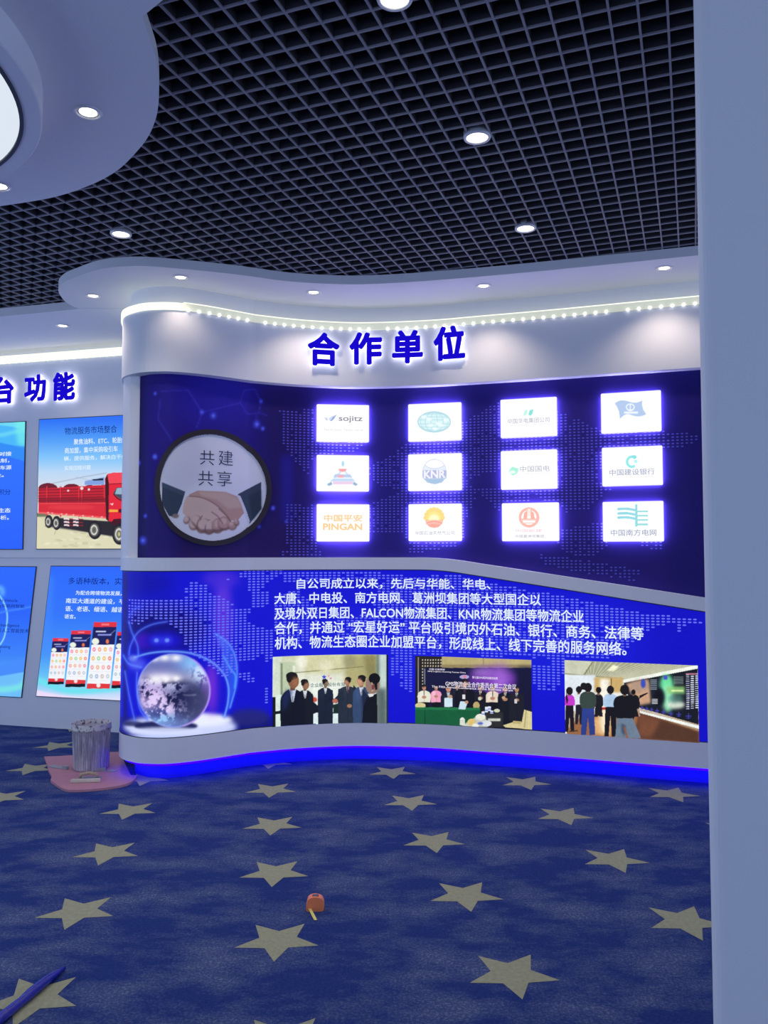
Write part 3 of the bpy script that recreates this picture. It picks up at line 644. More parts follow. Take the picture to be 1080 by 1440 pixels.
for (x0, y0, x1, y1), paint, texts, lab, _n in cards:
    a = curve.uh(x0, y1, -.02); bq = curve.uh(x1, y1, -.02); L = Vector(curve.xyz(np.array([a[0]]), 0, -.02)[0]); R = Vector(curve.xyz(np.array([bq[0]]), 0, -.02)[0])
    cy = (y0 + y1) / 2; tmp = Plane(L, R - L, (0, 0, 1)); wdt = (R - L).length; v0 = (tmp.uh(x0, y1)[1] + tmp.uh(x1, y1)[1]) / 2; v1 = (tmp.uh(x0, y0)[1] + tmp.uh(x1, y0)[1]) / 2
    pf = Plane(L, R - L, (0, 0, 1)); e = empty('logo_card', pf.xyz(np.array([wdt / 2]), v0)[0], lab, 'light box', 'glowing logo cards on the navy wall')
    bm = bmesh.new(); rr = .009; pts = []
    for cx_, cy_, a0 in ((wdt - rr, v1 - rr, 0), (rr, v1 - rr, 90), (rr, v0 + rr, 180), (wdt - rr, v0 + rr, 270)):
        pts += [(cx_ + rr * math.cos(math.radians(a0 + q)), cy_ + rr * math.sin(math.radians(a0 + q))) for q in (0, 30, 60, 90)]
    P = [[bm.verts.new(pf.xyz(np.array([x]), y, o)[0]) for x, y in pts] for o in (-.014, 0)]
    bm.faces.new(P[0]); bm.faces.new(P[1][::-1])
    for i in range(len(pts)): j = (i + 1) % len(pts); bm.faces.new((P[0][i], P[1][i], P[1][j], P[0][j]))
    bm_obj('body', bm, cbody, e)
    bm = bmesh.new(); q = [[bm.verts.new(pf.xyz(np.array([x]), y, o)[0]) for x, y in ((.012, v0 + .012), (wdt - .012, v0 + .012), (wdt - .012, v1 - .012), (.012, v1 - .012))] for o in (-.026, -.015)]
    bm.faces.new(q[0]); bm.faces.new(q[1][::-1])
    for i in range(4): j = (i + 1) % 4; bm.faces.new((q[0][i], q[1][i], q[1][j], q[0][j]))
    bm_obj('backlight', bm, cback, e)
    cv = Canvas(x0 - 8, y0 - 8, x1 + 8, y1 + 8, 5, (255, 255, 255)); paint(cv); cv.a = cv.a * .82 + 255 * .18
    fc = print_sheet('face', pf, .004, wdt - .004, v0 + .004, v1 - .004, cv, cardface, .0012, .0035, e)
    for txt, f_, X0, Y0, X1, Y1, col, bold in texts:
        lettering('lettering', pf, [text_px(pf, txt, *rowbox(f_, X0, Y0, X1, Y1))], ink_e(col), .0022, fc, bold)


# ------------------------------------------------------------------ lower backlit picture
LOFF = .0; f7 = (160, 790, .2222)
c = Canvas(160, 780, 1080, 1065, 2, (13, 12, 206)); Xp, Yp = c.grid()
c.rect(860, 780, 1080, 1065, (14, 10, 196), blur=40); c.rect(400, 860, 900, 960, (22, 34, 226), blur=40, al=.6)
c.ell(230, 885, 60, 34, (10, 4, 120), blur=16); c.ell(195, 820, 50, 20, (8, 6, 170), blur=14)
c.frame(*f7); c.ell(690, 330, 60, 230, (110, 60, 225), blur=40, al=.75); c.ell(680, 110, 120, 60, (70, 40, 215), blur=40, al=.8); c.ell(190, 500, 60, 50, (70, 10, 200), blur=30, al=.8); c.ell(320, 500, 120, 60, (20, 10, 190), blur=30)
for x in (270, 337): c.ell(x, 497, 15, 13, (150, 190, 255), blur=5); c.ell(x, 497, 40, 30, (60, 80, 255), blur=18, al=.5)
c.rect(60, 60, 85, 1160, (20, 14, 110), blur=10, al=.7)
c.rect(40, 985, 1000, 1200, (10, 14, 120), blur=22); c.ell(860, 985, 130, 55, (34, 36, 120), blur=24, al=.9)                 # table it stands on
c.ell(420, 1045, 360, 78, (205, 214, 255), blur=26); c.ell(480, 1000, 270, 46, (236, 240, 255), blur=20); c.ell(310, 1120, 260, 30, (190, 205, 255), blur=16)
c.ell(330, 1040, 200, 34, (30, 34, 90), blur=10); c.ell(330, 1072, 230, 26, (214, 222, 255), blur=12, al=.9); c.ell(120, 1025, 60, 16, (24, 26, 80), blur=9, al=.8); c.rect(40, 1128, 700, 1200, (14, 16, 70), blur=9, al=.8)
c.ell(620, 800, 34, 170, (170, 60, 220), blur=40, al=.7)
g = (378, 815, 230, 232); c.ell(g[0], g[1], g[2], g[3], (104, 116, 196))
GX, GY = c.grid(); rx, ry = (GX - g[0]) / g[2], (GY - g[1]) / g[3]; disc = (rx * rx + ry * ry < .985).astype(float)
def gp(m, col, al=1): c.put(disc * np.clip(m, 0, 1), col, 0, al)
gauss = lambda x, y, sx, sy: np.exp(-(((GX - x) / sx) ** 2 + ((GY - y) / sy) ** 2))
gp(gauss(300, 690, 190, 70), (104, 112, 176)); gp(gauss(500, 640, 90, 60), (130, 190, 250)); gp(gauss(330, 745, 190, 45), (240, 236, 255), 1); gp(gauss(250, 860, 110, 110), (226, 190, 240), .9)
gp(gauss(470, 880, 110, 95) * 1.5, (66, 70, 112)); gp(gauss(580, 840, 40, 140), (150, 90, 220), .8); gp(gauss(290, 1000, 130, 40), (130, 180, 240), .9)
nz = c.noise(40, 5); nz2 = c.noise(15, 9); nz3 = c.noise(7, 2); tex = nz * .5 + nz2 * .33 + nz3 * .17
gp(gauss(480, 880, 120, 110) * 1.6, (62, 66, 110)); land = 1 / (1 + np.exp(-(tex - .5) * 70)); band = gauss(330, 800 + (GX[0] * 0).mean(), 150, 42) * 1.3 + gauss(370, 880, 110, 60) + gauss(210, 800, 36, 60)
gp(land * np.clip(band, 0, 1), (24, 24, 72)); gp((1 - land) * np.clip(gauss(270, 870, 90, 60) + gauss(310, 940, 120, 45), 0, 1), (226, 206, 250)); gp(land * gauss(280, 960, 120, 40) * .9, (60, 70, 140)); gp((1 - land) * gauss(290, 1000, 140, 36), (150, 200, 250)); gp(land * gauss(560, 700, 70, 60) * 1.3, (200, 222, 255)); gp((1 - land) * gauss(380, 790, 60, 30) * .8, (190, 196, 236))
for x, y, r in [(258, 612, 20), (322, 606, 24), (395, 608, 24), (262, 745, 26), (330, 742, 24), (395, 738, 18)]: gp(gauss(x, y, r * 1.5, r), (250, 250, 255), .9)
c.line([(440, 840), (465, 845), (520, 842)], 5, (190, 195, 225), blur=2, al=.6); c.line([(560, 745), (548, 800), (540, 820)], 6, (60, 60, 120), blur=2)
c.line([(g[0] + g[2] * math.cos(a), g[1] + g[3] * math.sin(a)) for a in np.linspace(0, 6.29, 50)], 7, (160, 176, 255), blur=2, al=.9); c.line([(g[0] + g[2] * math.cos(a), g[1] + g[3] * math.sin(a)) for a in np.linspace(-1.0, 1.3, 20)], 8, (200, 150, 240), blur=3, al=.8)
c.poly(catmull([(640, 455), (720, 510), (765, 590), (780, 680), (772, 790), (735, 920)], 6) + [(715, 960), (728, 870)] + catmull([(725, 790), (715, 730), (680, 660), (690, 590), (660, 500)], 5), (60, 130, 255), blur=12, al=.55)
for pts, w, col in (([(130, 605), (230, 578), (350, 568), (480, 578), (600, 622), (690, 700), (725, 790), (722, 890), (700, 980)], 9, (130, 190, 255)), ([(640, 455), (720, 510), (765, 590), (780, 680), (772, 790), (735, 925)], 6, (120, 200, 255)), ([(690, 590), (740, 680), (770, 720), (765, 800)], 8, (90, 180, 255)),
                    ([(340, 378), (240, 398), (155, 445), (108, 525), (95, 590)], 5, (110, 150, 255)), ([(95, 372), (112, 440), (150, 530), (155, 600)], 6, (90, 140, 255)), ([(60, 590), (95, 645), (175, 668)], 8, (80, 130, 255)), ([(70, 690), (98, 850), (132, 1005)], 5, (110, 150, 255)), ([(148, 700), (145, 800), (165, 930), (215, 1000)], 6, (110, 140, 255)), ([(95, 350), (130, 300), (170, 285)], 4, (80, 120, 255))):
    c.line(pts, w + 14, (50, 90, 255), blur=12, al=.5); c.line(pts, w, col, blur=2, al=.9)
c.ell(150, 650, 60, 40, (110, 130, 255), blur=30, al=.6); c.ell(120, 610, 30, 20, (150, 180, 255), blur=12, al=.6)
low_top = lambda u: led_bot(u) - .001
uL0 = curve.uh(172.5, 900, 0)[0] - .22
lo = print_sheet('blue_light_box', curve, uL0, UE2, PB + .001, low_top, c, backlit, LOFF, .0052)
tag(lo, 'long curved blue backlit picture with globe, white paragraph and photos', 'light box')
us_f = us_between(uL0, UE2)
ribbon('frame_edge', curve, us_f, lambda u: low_top(u) - .006, low_top, LOFF + .004, .01, dark, lo); ribbon('frame_edge', curve, us_f, PB, PB + .005, LOFF + .004, .01, dark, lo)
f6 = (360, 760, .6667)
regs = [T(f7, p) for p in ([(95, 228), (330, 245), (440, 245), (440, 170), (500, 128), (585, 150), (620, 205), (700, 222), (740, 250), (770, 290), (860, 300), (850, 380), (940, 420), (1000, 430), (1000, 620), (940, 640), (940, 590), (880, 630), (780, 640), (770, 690), (700, 735), (640, 690), (560, 625), (470, 570), (440, 470), (370, 400), (330, 372), (240, 352), (160, 392), (95, 390)],
        [(765, 82), (830, 52), (1080, 52), (1080, 75), (1010, 100), (965, 140), (930, 190), (995, 190), (980, 265), (930, 302), (860, 290), (880, 210), (845, 170), (850, 110), (780, 95)], [(780, 705), (850, 690), (912, 770), (890, 775), (800, 735)], [(940, 830), (975, 775), (995, 780), (995, 915), (940, 900)], [(618, 150), (645, 150), (645, 162), (618, 162)], [(705, 110), (730, 110), (730, 122), (705, 122)])]
regs += [[(400, 803), (545, 803), (520, 812), (470, 822), (400, 818)], [(455, 806), (575, 806), (560, 815), (440, 815)], [(560, 812), (640, 808), (700, 822), (760, 832), (905, 862), (990, 872), (985, 880), (940, 876), (900, 890), (885, 912), (850, 930), (835, 945), (780, 950), (770, 925), (700, 925), (640, 918), (600, 925), (555, 950), (543, 960), (546, 915), (560, 880), (520, 850), (535, 820)],
         [(948, 880), (968, 872), (965, 886), (950, 890)], [(385, 838), (420, 828), (450, 860), (440, 900), (400, 912), (385, 890)], [(560, 925), (580, 925), (580, 975), (562, 965)], [(470, 870), (540, 860), (545, 900), (480, 905)], [(750, 935), (770, 935), (790, 945), (784, 970), (752, 970)]]
avoid = [[(382, 921), (547, 918), (548, 1020), (380, 1025)], [(583, 921), (749, 924), (751, 1030), (583, 1020)], [(792, 926), (983, 932), (986, 1048), (793, 1036)]]
dot_map('world_map', curve, regs, .0325, .0192, .0128, .0058, LOFF + .002, emat('map_dots_lit', C4((104, 112, 246)), 1.0), lo, avoid, u0=uL0 + .1, h0=.36, h1=1.46)
txt_m = emat('white_lettering', C4((226, 238, 255)), 1.0)
rows = [('自公司成立以来，先后与华能、华电、', 417, 813.5, 690, 828.5), ('大唐、中电投、南方电网、葛洲坝集团等大型国企以', 385.5, 833.5, 761, 850), ('及境外双日集团、FALCON物流集团、KNR物流集团等物流企业', 385.5, 854.5, 821, 871.5), ('合作，并通过 “宏星好运” 平台吸引境内外石油、银行、商务、法律等', 386, 875, 905, 893), ('机构、物流生态圈企业加盟平台，形成线上、线下完善的服务网络。', 386, 895.5, 881, 914)]
tr = []
for s_, x0, y0, x1, y1 in rows:
    a = curve.uh(x0, y1, LOFF); tt = curve.uh(x0, y0, LOFF); e_ = curve.uh(x1, y1, LOFF); tr.append((s_, a[0], e_[0], a[1], tt[1]))
lettering('paragraph', curve, tr, txt_m, LOFF + .004, lo, bold=.02)

# ------------------------------------------------------------------ three photographs set in the blue picture
def quad_uv(sf, q, off):                                      # corner pixels TL TR BR BL
    P = [sf.uh(x, y, off) for x, y in q]; return ((P[0][0] + P[3][0]) / 2, (P[1][0] + P[2][0]) / 2, (P[2][1] + P[3][1]) / 2, (P[0][1] + P[1][1]) / 2)
def suit(c, x, top, w, bot, col, head, hair=(26, 22, 24), skin=(150, 108, 84), face=0, shirt=None, tie=None, lapel=None):
    """a small standing figure of a photo: head of radius head at (x, top)"""
    h = head; c.poly(catmull([(x - w * .5, bot), (x - w * .52, top + h * 3.2), (x - w * .40, top + h * 2.0), (x - h * .5, top + h * 1.35), (x + h * .5, top + h * 1.35), (x + w * .40, top + h * 2.0), (x + w * .52, top + h * 3.2), (x + w * .5, bot)], 6), col)
    if shirt: c.poly([(x - h * .5, top + h * 1.3), (x + h * .5, top + h * 1.3), (x + h * .12, top + h * 3.2), (x - h * .1, top + h * 3.2)], shirt)
    if tie: c.poly([(x - h * .12, top + h * 1.5), (x + h * .14, top + h * 1.5), (x + h * .2, top + h * 3.1), (x, top + h * 3.4), (x - h * .16, top + h * 3.1)], tie)
    c.rect(x - h * .35, top + h * .6, x + h * .35, top + h * 1.5, tuple(v * .8 for v in skin))
    c.ell(x + face * h * .12, top + h * .15, h * .78, h * 1.05, skin); c.ell(x - face * h * .12, top - h * .55, h * .84, h * .58, hair); c.ell(x - face * h * .5, top - h * .2, h * .4, h * .6, hair) if face else None; c.ell(x + (face or .6) * h * .35, top + h * .25, h * .4, h * .7, tuple(min(255, v * 1.18) for v in skin), blur=h * .3, al=.8); c.ell(x - w * .22, top + h * 3.0, w * .16, h * 1.6, tuple(min(255, v * 1.5 + 10) for v in col), blur=h * .6, al=.28); c.line([(x, top + h * 2.4), (x + w * .03, bot)], h * .1, tuple(v * .5 for v in col), blur=h * .1, al=.7)
    if face == 0: c.rect(x - h * .5, top + h * .02, x + h * .5, top + h * .14, (60, 42, 36), blur=2, al=.7)
fr = (370, 910, .17593); c = Canvas(375, 915, 552, 1028, 5); c.frame(*fr)
c.vgrad([(60, (206, 210, 176)), (250, (228, 232, 214)), (420, (232, 240, 234)), (600, (226, 240, 240))])
c.rect(60, 60, 150, 640, (216, 228, 208)); c.rect(135, 120, 260, 420, (190, 204, 172), blur=6); c.rect(140, 130, 156, 400, (130, 146, 120), blur=3); c.rect(236, 150, 258, 300, (232, 240, 214), blur=4)
c.rect(330, 60, 640, 210, (214, 212, 168), blur=16); c.rect(650, 60, 910, 330, (176, 170, 118), blur=30); c.poly([(800, 60), (910, 60), (910, 260), (830, 250)], (140, 134, 88), blur=24)
c.line([(250, 205), (620, 172), (800, 155)], 5, (110, 108, 76), blur=2, smooth=False); c.ell(310, 120, 40, 60, (246, 244, 226), blur=24); c.ell(500, 150, 60, 50, (232, 228, 196), blur=24); c.ell(690, 110, 50, 50, (150, 146, 110), blur=24, al=.7)
c.rect(360, 280, 660, 380, (236, 242, 232), blur=10); c.rect(905, 60, 1010, 640, (150, 170, 160)); c.rect(905, 60, 925, 640, (120, 136, 120), blur=6); c.rect(935, 60, 985, 420, (196, 214, 206), blur=10); c.rect(985, 60, 1012, 640, (14, 20, 30)); c.rect(915, 330, 985, 640, (90, 104, 104), blur=24)
c.rect(60, 400, 102, 660, (16, 18, 24), blur=3); c.rect(100, 380, 150, 640, (220, 236, 226), blur=3); c.poly([(60, 520), (150, 505), (150, 530), (60, 545)], (20, 26, 28)); c.rect(400, 515, 640, 640, (222, 238, 240), blur=5); c.rect(400, 520, 640, 530, (40, 50, 50), blur=3)
star = lambda cx, cy, r, a=0: [(cx + (r if k % 2 == 0 else r * .42) * math.sin(a + k * math.pi / 5), cy - (r if k % 2 == 0 else r * .42) * math.cos(a + k * math.pi / 5)) for k in range(10)]
c.poly(star(488, 240, 22), (64, 80, 214)); c.poly(star(522, 230, 14), (230, 150, 180)); c.poly(star(540, 250, 12), (214, 130, 170))
c.ell(408, 420, 24, 20, (206, 84, 66), blur=5); c.poly([(560, 460), (605, 450), (610, 525), (562, 530)], (24, 44, 40), blur=3)
navy, blk = (26, 34, 66), (16, 18, 30)
suit(c, 498, 285, 118, 640, (24, 34, 54), 28, face=1, shirt=(214, 220, 226), skin=(150, 112, 88)); c.poly([(520, 395), (600, 425), (590, 450), (515, 430)], (20, 28, 46))
suit(c, 335, 295, 130, 640, (20, 24, 36), 36, face=1, shirt=(220, 226, 230), skin=(140, 100, 78)); c.rect(412, 525, 438, 552, (228, 236, 240))
c.poly([(360, 400), (440, 470), (440, 520), (380, 540)], (20, 24, 36))
suit(c, 676, 272, 150, 640, (36, 46, 62), 30, face=-1, shirt=(150, 130, 130), tie=(90, 60, 70), skin=(160, 116, 92)); c.poly([(640, 340), (575, 405), (560, 430), (590, 440), (650, 420)], (34, 44, 58)); c.ell(575, 430, 22, 18, (190, 110, 90), blur=3); c.ell(690, 470, 20, 15, (160, 116, 92), blur=3)
c.poly([(720, 300), (750, 330), (740, 420), (720, 400)], (24, 30, 40))
suit(c, 785, 265, 130, 640, (52, 72, 110), 38, face=-1, shirt=(214, 220, 230), skin=(176, 132, 106)); c.poly([(790, 330), (850, 400), (840, 620), (800, 640)], (30, 38, 66), blur=5)
c.poly([(830, 400), (910, 370), (915, 640), (790, 640), (800, 480)], blk); c.ell(875, 300, 56, 76, (150, 122, 110), rot=.1); c.ell(890, 252, 46, 44, (14, 14, 18)); c.rect(890, 250, 912, 340, (14, 14, 18), blur=4); c.line([(868, 285), (890, 330), (870, 350)], 9, (206, 170, 160), blur=3); c.poly([(836, 372), (885, 372), (880, 392), (850, 400)], (226, 226, 226)); c.ell(880, 320, 12, 22, (120, 60, 60), blur=4)
suit(c, 236, 262, 190, 660, (14, 18, 34), 56, face=1, shirt=(204, 214, 232), skin=(138, 92, 66)); c.poly([(150, 400), (190, 340), (235, 350), (190, 470), (160, 520)], (28, 42, 92), blur=16, al=.7)
c.poly([(140, 630), (420, 612), (420, 622), (140, 645)], (20, 20, 110))
u0, u1, v0, v1 = quad_uv(curve, [(384, 923.2), (545.6, 921), (546, 1016.8), (382, 1022.6)], LOFF)
c.a *= 1 + .10 * (c.noise(14, 3) - .5)[..., None] + .10 * (c.noise(60, 8) - .5)[..., None]; ph_ = print_sheet('photo', curve, u0, u1, v0, v1, c, backlit, LOFF + .005, .0034, lo); ph_['label'] = 'printed photo of men in dark suits shaking hands'
lettering('photo_lettering', curve, [text_px(curve, '企业服务股份有限', *rowbox(fr, 376, 288, 655, 320), LOFF)], emat('sign_teal', C4((58, 96, 92)), 1.0), LOFF + .0062, ph_, .01)

fr = (570, 910, .17593); c = Canvas(578, 915, 756, 1035, 5); c.frame(*fr)
c.vgrad([(70, (30, 30, 50)), (700, (20, 20, 34))]); c.rect(280, 60, 1010, 165, (188, 172, 120)); c.rect(280, 140, 1010, 166, (150, 134, 92), blur=6); c.rect(620, 60, 626, 165, (150, 138, 96)); c.rect(70, 60, 290, 170, (40, 34, 30))
for i in range(8):
    for j in range(9):
        if i > 2 and j > 3: continue
        if 132 + i * 19 < 285: c.ell(138 + i * 21, 103 + j * 24, 5, 6, (206, 200, 170))
c.rect(158, 165, 1016, 470, (22, 22, 62)); c.ell(700, 260, 200, 90, (110, 50, 170), blur=50, al=.95); c.ell(620, 200, 90, 40, (180, 130, 226), blur=40, al=.7); c.ell(760, 250, 70, 120, (180, 120, 230), blur=60, al=.7); c.ell(700, 420, 140, 60, (190, 110, 220), blur=30, al=.8); c.rect(900, 165, 1016, 500, (20, 18, 54), blur=30)
c.ell(472, 238, 38, 16, (170, 170, 220)); c.ell(472, 236, 14, 12, (230, 130, 150)); c.rect(150, 170, 160, 470, (110, 110, 120)); c.rect(100, 80, 108, 460, (150, 140, 130))
blk = (18, 18, 26)
for x, y, w, h, col, sh, tie in [(150, 320, 100, 20, (226, 224, 206), None, (60, 50, 60)), (246, 322, 82, 18, (238, 160, 190), None, None), (417, 310, 90, 20, (30, 30, 44), (160, 190, 140), None), (600, 320, 110, 22, (24, 24, 34), (226, 226, 220), (120, 50, 60)), (697, 322, 104, 22, (228, 212, 192), None, (40, 34, 50)), (798, 330, 112, 22, (20, 22, 34), (220, 220, 220), (120, 70, 60)), (890, 335, 116, 22, (28, 28, 40), (206, 206, 214), (60, 60, 90))]:
    c.rect(x - w * .42, 400, x + w * .42, 600, blk); suit(c, x, y, w, 440 if col[0] > 200 else 590, col, h, shirt=sh, tie=tie, skin=(176, 128, 100))
    c.ell(x, y + h * 4, h * .9, h * .6, (180, 132, 106), blur=2)
suit(c, 344, 328, 120, 560, (26, 28, 44), 26, shirt=(190, 206, 220), skin=(190, 140, 112)); suit(c, 474, 285, 150, 580, (18, 18, 30), 30, shirt=(60, 40, 60), skin=(186, 132, 106)); c.rect(456, 380, 478, 415, (226, 220, 226))
c.ell(595, 412, 13, 14, (214, 222, 206)); c.rect(874, 418, 892, 450, (214, 214, 220)); c.ell(785, 405, 14, 12, (200, 160, 120))
c.ell(568, 468, 26, 32, (186, 168, 110)); c.ell(120, 468, 42, 24, (214, 204, 150)); c.poly([(78, 480), (600, 485), (600, 520), (520, 600), (430, 640), (78, 625)], (20, 92, 56)); c.poly([(78, 480), (600, 485), (590, 505), (78, 500)], (34, 116, 70)); c.line([(155, 490), (158, 625)], 6, (12, 60, 40))
c.rect(312, 405, 376, 478, (206, 228, 240)); c.poly([(440, 432), (500, 435), (478, 498), (425, 494)], (206, 228, 240)); c.ell(360, 395, 16, 13, (200, 150, 120)); c.ell(490, 440, 14, 12, (190, 140, 110))
c.rect(600, 520, 780, 640, (44, 44, 46), blur=6); c.poly([(430, 640), (560, 560), (640, 545), (660, 640)], (206, 206, 196), blur=6); c.ell(530, 600, 34, 28, (222, 196, 120)); c.ell(600, 560, 40, 26, (232, 232, 214)); c.ell(650, 610, 40, 24, (226, 230, 236)); c.ell(560, 630, 26, 20, (236, 236, 230)); c.rect(436, 572, 476, 622, (222, 226, 214)); c.ell(456, 572, 14, 10, (240, 240, 236))
for x, y, h in [(648, 500, 44), (672, 492, 34), (622, 530, 34), (690, 520, 24)]: c.rect(x - 12, y - h * .5, x + 12, y + h * .5, (224, 230, 246)); c.rect(x - 12, y, x + 12, y + 8, (90, 120, 220))
c.ell(732, 508, 24, 14, (206, 206, 180)); c.rect(660, 570, 760, 592, (210, 214, 200), blur=4); c.ell(600, 610, 22, 10, (90, 110, 210), blur=4)
c.poly([(780, 625), (860, 600), (930, 605), (950, 500), (1018, 520), (1018, 660), (800, 640)], (216, 204, 150)); c.line([(966, 510), (952, 640)], 8, (170, 156, 104), blur=3); c.poly([(860, 590), (930, 595), (925, 615), (860, 612)], (190, 176, 120)); c.line([(990, 520), (985, 650)], 5, (232, 224, 184), blur=2)
u0, u1, v0, v1 = quad_uv(curve, [(584, 923.2), (747, 927), (748.5, 1026), (584, 1018)], LOFF)
c.a *= 1 + .10 * (c.noise(14, 3) - .5)[..., None] + .10 * (c.noise(60, 8) - .5)[..., None]; ph_ = print_sheet('photo', curve, u0, u1, v0, v1, c, backlit, LOFF + .005, .0034, lo); ph_['label'] = 'printed photo of a signing ceremony behind a green table'
pw = emat('photo_white', C4((236, 230, 246)), 1.0)
for a, b in (('GMS物流企业合作委员会第二次会议', (322, 268, 888, 310)), ('中国·云南昆明', (192, 168, 316, 182)), ('GMS Logistics Kunming Yunnan China', (180, 186, 484, 200)), ('第七届GMS经济走廊活动周', (536, 230, 738, 250)), ('The Fifth Annual Conference of the Business Forum', (212, 305, 860, 322))): lettering('photo_lettering', curve, [text_px(curve, a, *rowbox(fr, *b), LOFF)], pw, LOFF + .0062, ph_, .014)

fr = (780, 910, .21296); c = Canvas(788, 920, 992, 1052, 5); c.frame(*fr)
c.vgrad([(80, (190, 190, 158)), (200, (222, 224, 200)), (300, (238, 240, 236)), (640, (150, 110, 70))])
c.poly([(60, 80), (950, 118), (940, 135), (450, 215), (180, 190), (60, 175)], (166, 168, 140))
for k in range(26): c.line([(90 + k * 36, 88 + k * 1.3), (190 + k * 12.5, 178 + k * 1.5)], 4, (214, 214, 186), blur=1, smooth=False)
c.poly([(60, 85), (250, 95), (180, 185), (60, 170)], (206, 208, 184)); c.poly([(345, 155), (385, 118), (425, 128), (390, 160)], (252, 252, 214), blur=5); c.line([(250, 98), (195, 185)], 6, (120, 120, 96), blur=2); c.line([(70, 176), (450, 208)], 7, (150, 152, 130), blur=2, smooth=False)
c.rect(60, 185, 270, 420, (230, 238, 246), blur=6); c.rect(262, 200, 450, 300, (206, 172, 110), blur=8); c.rect(300, 210, 360, 400, (250, 246, 232), blur=14); c.rect(370, 205, 376, 300, (120, 100, 60))
c.poly([(150, 470), (400, 420), (560, 420), (960, 560), (960, 640), (60, 580)], (156, 104, 66), blur=5); c.poly([(250, 470), (380, 420), (370, 590), (250, 575)], (226, 178, 120), blur=20); c.ell(330, 480, 30, 90, (250, 236, 206), blur=20); c.poly([(560, 430), (955, 560), (955, 635), (520, 600)], (84, 54, 40), blur=10); c.poly([(560, 430), (700, 480), (640, 600), (540, 600)], (120, 74, 52), blur=20)
c.rect(60, 420, 80, 575, (236, 240, 246)); c.poly([(455, 232), (945, 130), (952, 512), (560, 400), (470, 300)], (22, 26, 36)); c.poly([(455, 215), (945, 118), (945, 142), (455, 236)], (246, 250, 240))
c.poly([(470, 240), (620, 210), (640, 370), (560, 385), (500, 300)], (206, 162, 130), blur=14); c.ell(560, 260, 60, 40, (180, 150, 130), blur=20); c.poly([(640, 230), (720, 200), (720, 400), (640, 380)], (30, 36, 54), blur=14); c.ell(585, 240, 16, 30, (60, 80, 190), blur=6)
c.ell(740, 250, 44, 70, (110, 226, 160), blur=20); c.ell(748, 340, 36, 90, (150, 236, 190), blur=22); c.rect(740, 260, 860, 310, (140, 200, 120), blur=14, al=.9); c.rect(770, 283, 850, 293, (230, 250, 180), blur=4); c.ell(800, 380, 60, 26, (220, 230, 216), blur=16); c.rect(720, 188, 745, 215, (70, 80, 200), blur=6); c.ell(690, 330, 36, 60, (14, 16, 24), blur=16); c.ell(800, 340, 50, 30, (90, 140, 130), blur=18, al=.7)
for x in (868, 898, 928):
    for k in range(17): y = 180 + k * 14 - (x - 868) * .12; c.rect(x, y, x + 22, y + 6, (214, 222, 240) if x > 880 or k % 2 else (180, 180, 230))
c.rect(865, 172, 940, 182, (190, 120, 140), blur=2)
for k in range(6): c.rect(632, 215 + k * 12, 675, 220 + k * 12, (150, 160, 170), blur=2); c.rect(786, 195 + k * 9, 850, 199 + k * 9, (170, 200, 190), blur=2, al=.7)
for k in range(4): c.rect(642, 342 + k * 9, 680, 347 + k * 9, (220, 226, 226), blur=1)
for x, y, s_ in [(578, 400, 9), (608, 405, 10), (640, 412, 11), (676, 420, 12), (718, 428, 13), (768, 438, 14), (820, 444, 15), (884, 455, 17)]: c.line([(x - s_, y), (x + s_, y)], 5, (70, 70, 190), blur=1); c.line([(x, y - s_), (x, y + s_)], 5, (80, 70, 190), blur=1); c.line([(x - s_ * .8, y + s_ * .8), (x + s_ * .8, y + s_ * .7)], 4, (70, 60, 180), blur=1)
c.poly([(560, 420), (955, 520), (955, 540), (560, 434)], (240, 246, 240)); c.rect(312, 398, 345, 414, (190, 40, 40), blur=3)
def back(x, top, w, sh, bot, coat, legs, hip, hr=22):
    c.poly([(x - w * .34, hip - 10), (x + w * .36, hip - 10), (x + w * .42, bot), (x + w * .1, bot), (x, hip + 60), (x - w * .12, bot), (x - w * .42, bot)], legs)
    c.poly(catmull([(x - w * .36, hip), (x - w * .5, sh + 60), (x - w * .42, sh + 10), (x - hr * .5, sh - 8), (x + hr * .5, sh - 8), (x + w * .42, sh + 10), (x + w * .5, sh + 60), (x + w * .38, hip)], 5), coat); c.rect(x - 8, top + hr, x + 8, sh, (130, 92, 70)); c.ell(x, top + hr, hr, hr * 1.15, (26, 22, 24))
back(160, 260, 60, 312, 510, (226, 232, 240), (30, 30, 40), 380, 20); back(290, 265, 64, 318, 460, (26, 26, 34), (26, 24, 30), 390, 18); back(98, 266, 74, 322, 560, (200, 60, 206), (24, 20, 30), 385, 23); c.poly([(78, 300), (90, 350), (80, 380), (72, 330)], (26, 20, 24))
back(220, 240, 112, 300, 580, (56, 70, 64), (44, 62, 140), 405, 26); c.ell(192, 258, 22, 24, (24, 22, 24)); back(368, 258, 96, 316, 590, (176, 206, 236), (22, 20, 28), 395, 24)
c.poly([(560, 320), (610, 300), (618, 304), (560, 340)], (24, 24, 30)); back(520, 282, 84, 320, 460, (22, 22, 28), (24, 22, 28), 420, 15)
back(462, 252, 148, 325, 600, (20, 20, 26), (110, 128, 150), 470, 30); c.poly([(420, 480), (520, 480), (570, 600), (530, 605), (470, 530), (470, 600), (435, 590)], (110, 128, 150)); c.poly([(440, 500), (470, 520), (462, 590), (440, 560)], (70, 84, 106), blur=8); c.line([(548, 410), (560, 455)], 8, (200, 160, 140), blur=2)
c.line([(460, 530), (480, 600)], 10, (150, 90, 60), blur=3)
c.line([(100, 556), (150, 552)], 8, (60, 50, 46), blur=3)
u0, u1, v0, v1 = quad_uv(curve, [(793.8, 928.7), (981, 935.2), (983.4, 1044.2), (795.2, 1031.8)], LOFF)
